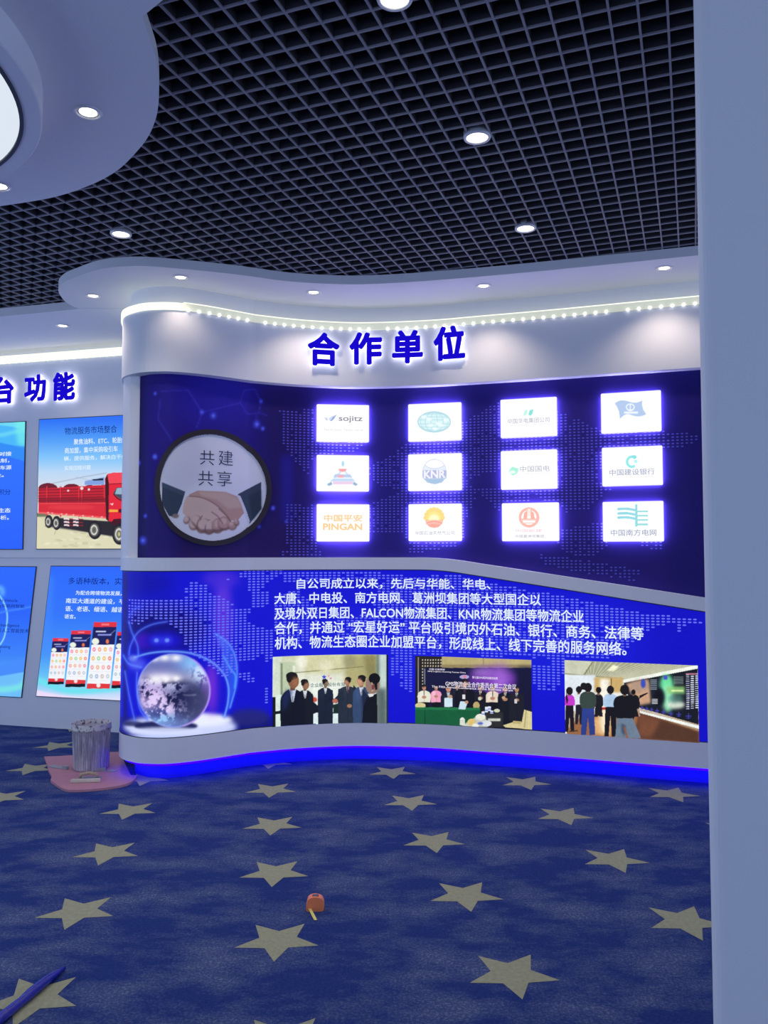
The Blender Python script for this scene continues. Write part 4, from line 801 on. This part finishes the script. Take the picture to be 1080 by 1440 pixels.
c.a *= 1 + .10 * (c.noise(14, 3) - .5)[..., None] + .10 * (c.noise(60, 8) - .5)[..., None]; ph_ = print_sheet('photo', curve, u0, u1, v0, v1, c, backlit, LOFF + .005, .0034, lo); ph_['label'] = 'printed photo of visitors in front of a large screen'

# ------------------------------------------------------------------ light boxes of the left wall
def wall_box(name, sf, q, cv, label, step=.006, grp='backlit pictures on the left wall'):
    u0, u1, v0, v1 = quad_uv(sf, q, 0); e = empty(name, sf.xyz(np.array([(u0 + u1) / 2]), v0, 0)[0], label, 'light box', grp)
    bm = bmesh.new(); a = .006; W_ = [[bm.verts.new(sf.xyz(np.array([x]), y, o)[0]) for x, y in ((u0 - a, v0 - a), (u1 + a, v0 - a), (u1 + a, v1 + a), (u0 - a, v1 + a))] for o in (.0005, .006)]
    bm.faces.new(W_[0]); bm.faces.new(W_[1][::-1])
    for i in range(4): j = (i + 1) % 4; bm.faces.new((W_[0][i], W_[1][i], W_[1][j], W_[0][j]))
    bm_obj('frame', bm, dark, e); print_sheet('picture', sf, u0, u1, v0, v1, cv, backlit, .0085, step, e); return e
def rows_on(par, sf, fr, rows, col, off=.0105, bold=.01):
    m = emat('print_ink', C4(col), 1.0); pic = [o for o in par.children if o.name.startswith('picture')][0]
    for t_, bx in rows: lettering('lettering', sf, [text_px(sf, t_, *rowbox(fr, *bx))], m, off, pic, bold)
fr = (0, 580, 1 / 6)
c = Canvas(-110, 585, 60, 780, 3); c.frame(*fr); c.vgrad([(60, (50, 120, 255)), (600, (44, 110, 255)), (1150, (38, 96, 255))])
c.poly([(-700, 60), (230, 60), (230, 420), (120, 385), (0, 360), (-300, 330), (-700, 400)], (50, 140, 246)); c.poly([(-700, 60), (230, 60), (230, 290), (120, 280), (0, 255), (-300, 160)], (74, 184, 250), blur=6); c.poly([(-700, 60), (230, 60), (230, 150), (100, 120), (0, 108), (-300, 100)], (110, 216, 244), blur=6); c.line([(-200, 180), (0, 190), (100, 170), (220, 150)], 30, (120, 226, 240), blur=16, al=.7); c.poly([(120, 60), (230, 60), (230, 280), (150, 275)], (120, 240, 236), blur=24, al=.7)
e = wall_box('wall_light_box', upP, [(-95, 600), (35.5, 593), (33, 772), (-100, 772)], c, 'bright blue backlit picture with waves, cut by the left picture edge, upper row')
rows_on(e, upP, fr, [('接和本土对接', (-210, 342, 104, 378)), ('运力调度机制，', (-260, 400, 86, 436)), ('积极合作的车源', (-240, 457, 104, 493)), ('和资金。', (-160, 517, 40, 552)), ('的物流物生态', (-210, 812, 96, 850)), ('数据综合分析。', (-250, 872, 82, 910))], (226, 240, 255), bold=.02)
rows_on(e, upP, fr, [('信用积分', (-110, 652, 96, 700))], (16, 40, 110), bold=.0)
c = Canvas(40, 570, 220, 785, 4); c.frame(*fr); c.vgrad([(60, (44, 112, 246)), (200, (74, 150, 248)), (380, (130, 196, 250)), (500, (186, 216, 246)), (600, (206, 220, 238)), (640, (214, 220, 226))])
c.rect(300, 850, 1400, 1200, (216, 212, 180)); c.poly([(300, 860), (420, 960), (800, 1040), (1400, 1120), (1400, 1200), (300, 1200)], (222, 218, 184), blur=6); c.poly([(380, 960), (740, 1010), (1300, 1110), (1300, 1060), (760, 990), (400, 930)], (70, 66, 70), blur=10); c.line([(470, 1000), (460, 1030)], 6, (180, 176, 150), blur=2)
for k in range(30): c.ell(340 + rng.rand() * 720, 1010 + rng.rand() * 130, 26, 8, (206, 200, 164) if k % 2 else (232, 228, 200), blur=6)
c.rect(300, 850, 400, 880, (110, 120, 90), blur=6); c.line([(340, 620), (700, 545), (900, 510)], 4, (150, 150, 170), blur=1, smooth=False); c.line([(640, 545), (880, 600)], 3, (170, 170, 190), blur=1); c.poly([(715, 580), (880, 545), (880, 610), (715, 612)], (130, 160, 222), blur=3); c.poly([(775, 565), (872, 555), (872, 572), (790, 576)], (30, 34, 50))
for x, y, r in [(405, 640, 80), (605, 640, 70), (760, 645, 60)]: c.ell(x, y, r, r * .55, (110, 26, 40)); [c.line([(x - r + i * r / 5, y - 6), (x - r + i * r / 5 + 10, y + 40)], 4, (160, 40, 50)) for i in range(11)]
red, dred = (206, 34, 50), (150, 20, 36)
c.poly([(325, 645), (890, 610), (905, 895), (325, 850)], red); 
for k, y in enumerate((655, 680, 705, 725, 748)):
    c.line([(325, y), (890, y - 14)], 7, (110, 16, 32), blur=1, smooth=False)
for x in range(340, 890, 14): c.line([(x, 650), (x, 760)], 3, (170, 24, 40), smooth=False, al=.7)
for x in (395, 510, 665, 690, 880): c.line([(x, 625), (x, 880)], 9, (226, 48, 58), smooth=False); c.line([(x + 9, 630), (x + 9, 870)], 4, dred, smooth=False)
c.rect(325, 720, 890, 758, (120, 20, 36), blur=4, al=.6); c.poly([(325, 775), (890, 775), (905, 890), (325, 845)], (216, 40, 54)); c.line([(325, 770), (890, 765)], 6, (240, 80, 84), smooth=False); c.poly([(325, 838), (905, 882), (905, 896), (325, 852)], (240, 96, 96)); c.ell(600, 800, 200, 20, (236, 66, 72), blur=14, al=.6)
for x, y in ((405, 845), (440, 850), (520, 858), (560, 860), (620, 865), (700, 872), (780, 878), (860, 882)): c.ell(x, y, 8, 6, (255, 190, 190), blur=1)
for x, y, r in ((640, 640, 14), (700, 650, 10), (525, 660, 9)): c.ell(x + 50, y, r, r, (250, 226, 226), blur=2)
c.poly([(885, 560), (905, 520), (960, 508), (1300, 515), (1300, 940), (915, 925), (900, 860)], (228, 36, 54)); c.poly([(888, 560), (905, 525), (920, 515), (916, 920), (895, 900)], (60, 14, 24), blur=3); c.poly([(905, 520), (960, 506), (1300, 512), (1300, 595), (920, 605)], (244, 70, 84)); c.line([(920, 605), (1300, 592)], 8, (150, 16, 34), smooth=False)
c.poly([(955, 680), (985, 635), (1300, 620), (1300, 770), (1080, 760), (1000, 720)], (60, 76, 96)); c.poly([(985, 640), (1040, 634), (1030, 690), (970, 690)], (150, 180, 200)); c.line([(960, 690), (1000, 730), (1100, 770)], 9, (20, 16, 24)); c.poly([(925, 770), (960, 765), (950, 785)], (250, 200, 206)); c.rect(915, 820, 995, 840, (244, 170, 60)); c.rect(1003, 815, 1024, 845, (60, 16, 26), blur=2); c.line([(915, 700), (920, 860)], 5, (170, 22, 40))
c.poly([(500, 890), (720, 905), (940, 920), (1000, 960), (940, 1040), (740, 1010), (500, 965)], (40, 36, 44), blur=3)
for y in (895, 922, 948):
    for x in (540, 618): c.poly([(x, y - 6), (x + 46, y - 2), (x + 46, y + 12), (x, y + 8)], (240, 214, 220)); c.line([(x + 46, y + 4), (x + 80, y + 8)], 8, (150, 30, 44), smooth=False)
c.poly([(935, 930), (960, 900), (1010, 895), (1060, 905), (1060, 940), (960, 960)], (70, 12, 26))
for x, y, rx_, ry_ in ((412, 920, 34, 56), (478, 932, 36, 60), (800, 990, 58, 80), (1010, 1025, 64, 92)):
    c.ell(x, y, rx_, ry_, (34, 32, 38)); c.ell(x - 4, y + 2, rx_ * .72, ry_ * .72, (84, 80, 80)); c.ell(x - 6, y + 2, rx_ * .52, ry_ * .56, (206, 206, 196)); c.ell(x - 6, y + 2, rx_ * .34, ry_ * .36, (110, 112, 104)); c.ell(x - 6, y + 2, rx_ * .16, ry_ * .2, (190, 186, 120) if x > 900 else (90, 90, 84))
e = wall_box('wall_light_box', upP, [(55.5, 590.3), (204, 583.2), (204, 771), (53, 772)], c, 'backlit picture of a red truck under a blue sky, upper row', .0045)
rows_on(e, upP, fr, [('物流服务市场整合', (552, 128, 992, 190))], (16, 40, 120), bold=.0)
rows_on(e, upP, fr, [('聚焦油料、ETC、轮胎配件', (628, 225, 1120, 275)), ('商加盟，集中采购吸引车', (552, 300, 1000, 350)), ('辆，提供服务，解决白干线运', (545, 372, 1120, 412)), ('实现回程问题', (552, 452, 772, 490))], (228, 242, 255), bold=.014)
fr = (0, 780, 1 / 6)
c = Canvas(-120, 785, 70, 990, 3); c.frame(*fr); c.vgrad([(95, (42, 104, 255)), (500, (40, 100, 250)), (850, (60, 130, 250)), (1180, (110, 200, 246))])
c.line([(-120, 240), (0, 350), (60, 500), (40, 680), (0, 760)], 12, (150, 220, 255), blur=6); c.line([(-160, 320), (0, 280), (20, 330)], 40, (110, 190, 255), blur=22, al=.8); c.line([(-200, 560), (0, 490), (150, 460), (260, 440)], 16, (70, 140, 255), blur=8, al=.8); c.poly([(-800, 960), (0, 935), (250, 860), (250, 1200), (-800, 1200)], (70, 140, 250), blur=5); c.poly([(-800, 1050), (0, 1025), (230, 985), (230, 1200), (-800, 1200)], (110, 190, 250), blur=5); c.line([(-500, 1160), (100, 1130), (220, 1060)], 50, (120, 226, 232), blur=20)
e = wall_box('wall_light_box', loP, [(-95, 797), (52, 797), (30, 977), (-120, 975)], c, 'blue backlit picture with a pale ring, cut by the left picture edge, lower row')
rows_on(e, loP, fr, [('Intelligent Vehicle', (-110, 370, 156, 402)), ('Networking车联网智能', (-170, 412, 216, 446)), ('Artificial Intelligence', (-120, 576, 172, 610)), ('数据分析人工智能技术', (-130, 615, 252, 650)), ('Computing', (-60, 757, 96, 790)), ('云计算', (-90, 798, 16, 826))], (18, 34, 110), bold=.0)
c = Canvas(40, 785, 225, 1000, 4); c.frame(*fr); c.vgrad([(95, (42, 104, 255)), (500, (48, 116, 250)), (850, (70, 150, 248)), (1050, (110, 200, 246)), (1230, (226, 226, 250))])
c.line([(330, 1060), (600, 1150), (1100, 1110), (1300, 1060)], 50, (110, 226, 240), blur=20); c.poly([(300, 1140), (480, 1180), (800, 1230), (300, 1230)], (236, 220, 250), blur=10); c.line([(420, 200), (380, 800)], 60, (70, 140, 255), blur=40, al=.6)
def phone(x0, x1, y0, y1, lean, tail, big):
    L = lambda x, y: (x - (y - y0) * lean, y)
    P = lambda a, b_, c_, d: [L(a, b_), L(c_, b_), L(c_, d), L(a, d)]
    h = y1 - y0; c.poly(P(x0, y0, x1, y1), (244, 246, 250)); c.poly(P(x0, y0, x1, y0 + .07 * h), (226, 48, 62)); c.rect(*L((x0 * 2 + x1) / 3, y0 + .02 * h), (x0 + 2 * x1) / 3, y0 + .05 * h, (244, 120, 130), blur=3)
    yb = y0 + (.34 if big else .32) * h; c.poly(P(x0, y0 + .07 * h, x1, yb), (24, 26, 92)); w = x1 - x0
    c.line([L(x0 + .15 * w, y0 + .14 * h), L(x0 + .55 * w, y0 + .14 * h)], .02 * h, (214, 220, 250), blur=4); c.line([L(x0 + .25 * w, y0 + .19 * h), L(x0 + .8 * w, y0 + .19 * h)], .022 * h, (150, 160, 240), blur=4); c.line([L(x0 + .75 * w, y0 + .19 * h), L(x0 + .97 * w, y0 + .12 * h)], .006 * h, (200, 206, 240), blur=2)
    c.ell(*L(x0 + .16 * w, yb - .05 * h), .16 * w, .05 * h, (236, 244, 226), blur=3); c.ell(*L(x0 + .68 * w, yb - .05 * h), .07 * w, .035 * h, (236, 120, 70), blur=3)
    for r in range(4):
        for q in range(4):
            col = [(244, 120, 160), (250, 150, 110), (250, 180, 80), (244, 170, 180), (250, 180, 90), (150, 214, 150), (240, 190, 80), (250, 120, 100), (240, 150, 150), (240, 170, 120), (250, 160, 160), (240, 120, 140), (170, 190, 210), (150, 180, 220), (210, 180, 180), (190, 200, 210)][(r * 4 + q) % 16]
            X_, Y_ = L(x0 + (.14 + .24 * q) * w, yb + (.07 + .135 * r) * h); c.ell(X_, Y_, .07 * w, .032 * h, col, blur=3); c.ell(X_, Y_, .03 * w, .014 * h, (250, 250, 250), blur=2)
        c.line([L(x0, yb + .135 * (r + 1) * h), L(x1, yb + .135 * (r + 1) * h)], 3, (222, 226, 236))
    c.poly(P(x0, y1 - .075 * h, x1, y1), (226, 54, 60)); c.ell(*L((x0 + x1) / 2, y1 - .05 * h), .09 * w, .035 * h, (250, 236, 236), blur=2)
    if tail: c.poly(P(x0, y1, x1, y1 + .06 * h), (14, 16, 30))
phone(445, 580, 705, 1072, .11, 1, 0); phone(602, 770, 640, 1090, .11, 1, 0); phone(792, 986, 570, 1130, .11, 0, 1); phone(992, 1160, 650, 1100, .11, 1, 0)
e = wall_box('wall_light_box', loP, [(72.5, 796.8), (210, 796.8), (205, 987), (52, 978)], c, 'backlit picture of phone screens on blue, lower row beside the curved wall', .0045)
rows_on(e, loP, fr, [('多语种版本，实现无障', (580, 192, 1240, 250))], (14, 26, 110), bold=.0)
rows_on(e, loP, fr, [('为配合跨境物流发展，沿线', (642, 302, 1150, 340)), ('南亚大通道的建设，平台', (560, 366, 1110, 410)), ('语、老语、缅语、越语、英', (555, 432, 1150, 476)), ('语言。', (548, 502, 648, 538))], (222, 240, 255), bold=.02)

# ------------------------------------------------------------------ things on the carpet
pink = mat('pink_board', C4((200, 142, 154)), .7, spec=.2, vary=.25, vscale=25)
out = catmull([(62, 1064.5), (80, 1064), (97, 1063), (125, 1061), (152, 1058.5), (168, 1058)], 3) + catmull([(196, 1080), (193, 1092), (178, 1103), (139, 1109.6), (97, 1111.5), (80, 1104.5)], 4) + [(71, 1098), (73, 1092), (68, 1083), (66.5, 1075.5)]
P = [at_z(x, y, .012) for x, y in out]; cx = sum((p for p in P), Vector()) / len(P)
for p in P:                                                   # keep it in front of the recessed kick board
    if p.x > -1.80 and p.y > 5.56: p.y = 5.56
bm = bmesh.new(); tp = [bm.verts.new((p.x, p.y, .016)) for p in P]; bt = [bm.verts.new((p.x, p.y, .001)) for p in P]; bm.faces.new(tp); bm.faces.new(bt[::-1])
for i in range(len(P)): bm.faces.new((tp[i], bt[i], bt[(i + 1) % len(P)], tp[(i + 1) % len(P)]))
bmesh.ops.triangulate(bm, faces=[f for f in bm.faces if len(f.verts) > 4])
tag(bm_obj('foam_board', bm, pink), 'ragged piece of dusty pink board lying on the carpet beside the wall nose', 'board')

# paint bucket
bc = at_z(128, 1079.5, .0165); bucket = empty('paint_bucket', bc, 'grey paint bucket crusted with drips, standing on the pink board', 'bucket')
bk = bpy.data.materials.new('crusted_paint'); bk.use_nodes = True; nt = bk.node_tree; b = nt.nodes['Principled BSDF']; tc = nt.nodes.new('ShaderNodeTexCoord')
b.inputs['Roughness'].default_value = .6; st = noise_node(7, 5, .75, (13, 13, .7)); bl = noise_node(38, 4, .6)
r1 = ramp(st.outputs['Fac'], [(.35, (.30, .30, .33, 1)), (.50, (.52, .52, .54, 1)), (.62, (.92, .91, .90, 1))])
sx = nt.nodes.new('ShaderNodeSeparateXYZ'); nt.links.new(tc.outputs['Object'], sx.inputs[0])
up_ = nt.nodes.new('ShaderNodeMapRange'); up_.inputs[1].default_value = .225; up_.inputs[2].default_value = .275; nt.links.new(sx.outputs[2], up_.inputs[0])
rr_ = ramp(bl.outputs['Fac'], [(.36, (.07, .04, .05, 1)), (.47, (.62, .60, .60, 1)), (.60, (.66, .64, .63, 1)), (.67, (.24, .06, .05, 1))])
mx = mix(up_.outputs[0], r1.outputs[0], rr_.outputs[0]); nt.links.new(mx.outputs[0], b.inputs['Base Color'])
bp = nt.nodes.new('ShaderNodeBump'); bp.inputs['Strength'].default_value = .8; bp.inputs['Distance'].default_value = .01; nt.links.new(st.outputs['Fac'], bp.inputs['Height']); nt.links.new(bp.outputs[0], b.inputs['Normal'])
R0, R1, HB = .117, .129, .31
bm = bmesh.new(); lathe(bm, [(0, 0), (R0 - .006, 0), (R0, .006), (R1 - .002, HB - .045), (R1 + .004, HB - .043), (R1 + .004, HB - .03), (R1, HB - .028), (R1 + .002, HB - .004), (R1, HB), (R1 - .005, HB), (R1 - .008, HB - .05), (R0 - .004, .03), (0, .03)], 56)
for v in bm.verts:
    a = math.atan2(v.co.y, v.co.x); k = 1 + .012 * math.sin(5 * a + v.co.z * 9) + .008 * math.sin(13 * a); v.co.x *= k; v.co.y *= k
body = bm_obj('body', bm, bk, None, True); body.parent = bucket
bm = bmesh.new(); lathe(bm, [(0, HB - .035), (R1 - .006, HB - .033), (R1 - .006, HB - .04), (0, HB - .04)], 48); paint = bm_obj('paint', bm, mat('wet_grey_paint', (.50, .50, .53), .35, vary=.3, vscale=18)); paint.parent = bucket

def tool(name, lab, cat, hx, tip, w_blade, l_blade, l_handle, bcol, hcol, z=.017, hw=.022, yaw=None):
    """a flat putty tool lying on the board: blade towards tip, handle the other way"""
    p0 = at_z(*hx, z); p1 = at_z(*tip, z); d = (p1 - p0).normalized(); a = math.atan2(d.y, d.x); e = empty(name, p0, lab, cat); e.rotation_euler.z = a
    bm = bmesh.new(); prism(bm, [(0, -.012), (l_blade * .25, -.014), (l_blade * .45, -w_blade / 2), (l_blade, -w_blade / 2), (l_blade, w_blade / 2), (l_blade * .45, w_blade / 2), (l_blade * .25, .014), (0, .012)], 0, .003); o = bm_obj('blade', bm, bcol); o.parent = e
    bm = bmesh.new(); prism(bm, catmull([(.01, -hw * .45), (-l_handle * .4, -hw * .6), (-l_handle, -hw * .45), (-l_handle * 1.03, 0), (-l_handle, hw * .45), (-l_handle * .4, hw * .6), (.01, hw * .45)], 4), 0, .02); bmesh.ops.bevel(bm, geom=list(bm.edges), offset=.003, segments=2, affect='EDGES'); o = bm_obj('handle', bm, hcol); o.parent = e
steel = mat('crusted_steel', (.42, .43, .46), .5, .3, vary=.5, vscale=60); wood = mat('worn_wood', (.62, .45, .30), .7, vary=.5, vscale=40); greyh = mat('grey_handle', (.38, .38, .42), .6, vary=.4, vscale=40)
tool('putty_knife', 'long flat grey putty knife pointing left of the bucket, on the pink board', 'putty knife', (90, 1081), (65, 1075.5), .05, .15, .04, steel, greyh)
tool('scraper', 'grey scraper sticking out right of the bucket on the pink board', 'scraper', (147, 1084), (164, 1084), .042, .085, .07, steel, greyh)
# crusted trowel with a pale wooden edge, in front of the bucket
tc_ = at_z(123, 1098, .0165); tr_ = empty('trowel', tc_, 'small crusted trowel with a pale wooden edge in front of the bucket', 'trowel'); tr_.rotation_euler.z = .12
bm = bmesh.new(); prism(bm, [(-.095, -.03), (.085, -.03), (.07, .09), (-.055, .09)], 0, .006); o = bm_obj('blade', bm, steel); o.parent = tr_
bm = bmesh.new(); add_box(bm, (-.098, -.045, 0), (.09, -.022, .022)); bmesh.ops.bevel(bm, geom=list(bm.edges), offset=.004, segments=2, affect='EDGES'); o = bm_obj('wooden_edge', bm, mat('pale_wood', (.80, .70, .58), .7, vary=.35, vscale=30)); o.parent = tr_
bm = bmesh.new(); tube(bm, [(-.055, .03, .008), (-.05, .03, .035), (0, .035, .042), (.05, .03, .035), (.055, .03, .008)], .011, 10); o = bm_obj('handle', bm, wood, None, True); o.parent = tr_

# tape measure
q = at_z(443.5, 1279, 0); tm = empty('tape_measure', q, 'small orange red tape measure lying alone on the carpet', 'tape measure'); tm.rotation_euler.z = math.radians(4)
orange = mat('orange_plastic', (1.0, .27, .10), .35)
bm = bmesh.new(); pr_ = catmull([(-.034, 0), (.026, 0), (.036, .012), (.036, .034), (.024, .052), (0, .058), (-.022, .054), (-.034, .038)], 4, True)
a = [bm.verts.new((x, -.021, z)) for x, z in pr_]; b2 = [bm.verts.new((x, .021, z)) for x, z in pr_]; bm.faces.new(a); bm.faces.new(b2[::-1])
for i in range(len(pr_)): j = (i + 1) % len(pr_); bm.faces.new((a[i], b2[i], b2[j], a[j]))
bmesh.ops.bevel(bm, geom=[e for e in bm.edges if e.calc_face_angle(0) > 1], offset=.004, segments=2, affect='EDGES'); o = bm_obj('case', bm, orange); o.parent = tm
bm = bmesh.new(); add_box(bm, (-.013, -.009, .056), (.014, .011, .0595)); bmesh.ops.bevel(bm, geom=list(bm.edges), offset=.0009, segments=1, affect='EDGES'); o = bm_obj('label_window', bm, mat('dark_label', (.10, .07, .10), .4)); o.parent = tm
tq = at_z(441, 1294, .004) - q
bm = bmesh.new(); V = []
for t_ in np.linspace(0, 1, 9):
    c_ = Vector((-.024 + (tq.x + .024) * t_, -.018 + (tq.y + .018) * t_, .012 - .008 * t_)); V.append([bm.verts.new(c_ + Vector((s_ * .0062, 0, (.002 if s_ else 0)))) for s_ in (-1, 0, 1)])
for A, B_ in zip(V, V[1:]):
    for i in (0, 1): bm.faces.new((A[i], A[i + 1], B_[i + 1], B_[i]))
o = bm_obj('blade', bm, mat('tape_yellow', C4((236, 222, 130)), .4)); o.parent = tm; md = o.modifiers.new('thick', 'SOLIDIFY'); md.thickness = .0008

# blue wrapped pole
p1 = at_z(91, 1359, .013); p0 = at_z(8, 1425, .021); d = (p0 - p1).normalized(); pe = p1 - d * .0; far = p0 + d * .9; far.z = .021
pole_m = mat('blue_film', C4((34, 40, 170)), .22, spec=.6, bump=.5, bscale=45, vary=.4, vscale=30)
n_ = 26; pts = [pe.lerp(far, i / (n_ - 1)) for i in range(n_)]; rd = [.006 if i == 0 else (.011 if i == 1 else .0165 + .0012 * math.sin(i * 2.1)) for i in range(n_)]
for i, p in enumerate(pts): p.z = rd[i] + .0015
bm = bmesh.new(); tube(bm, pts, rd, 14); tag(bm_obj('wrapped_pole', bm, pole_m, None, True), 'dark blue pole wrapped in shiny film lying across a carpet star', 'pole')
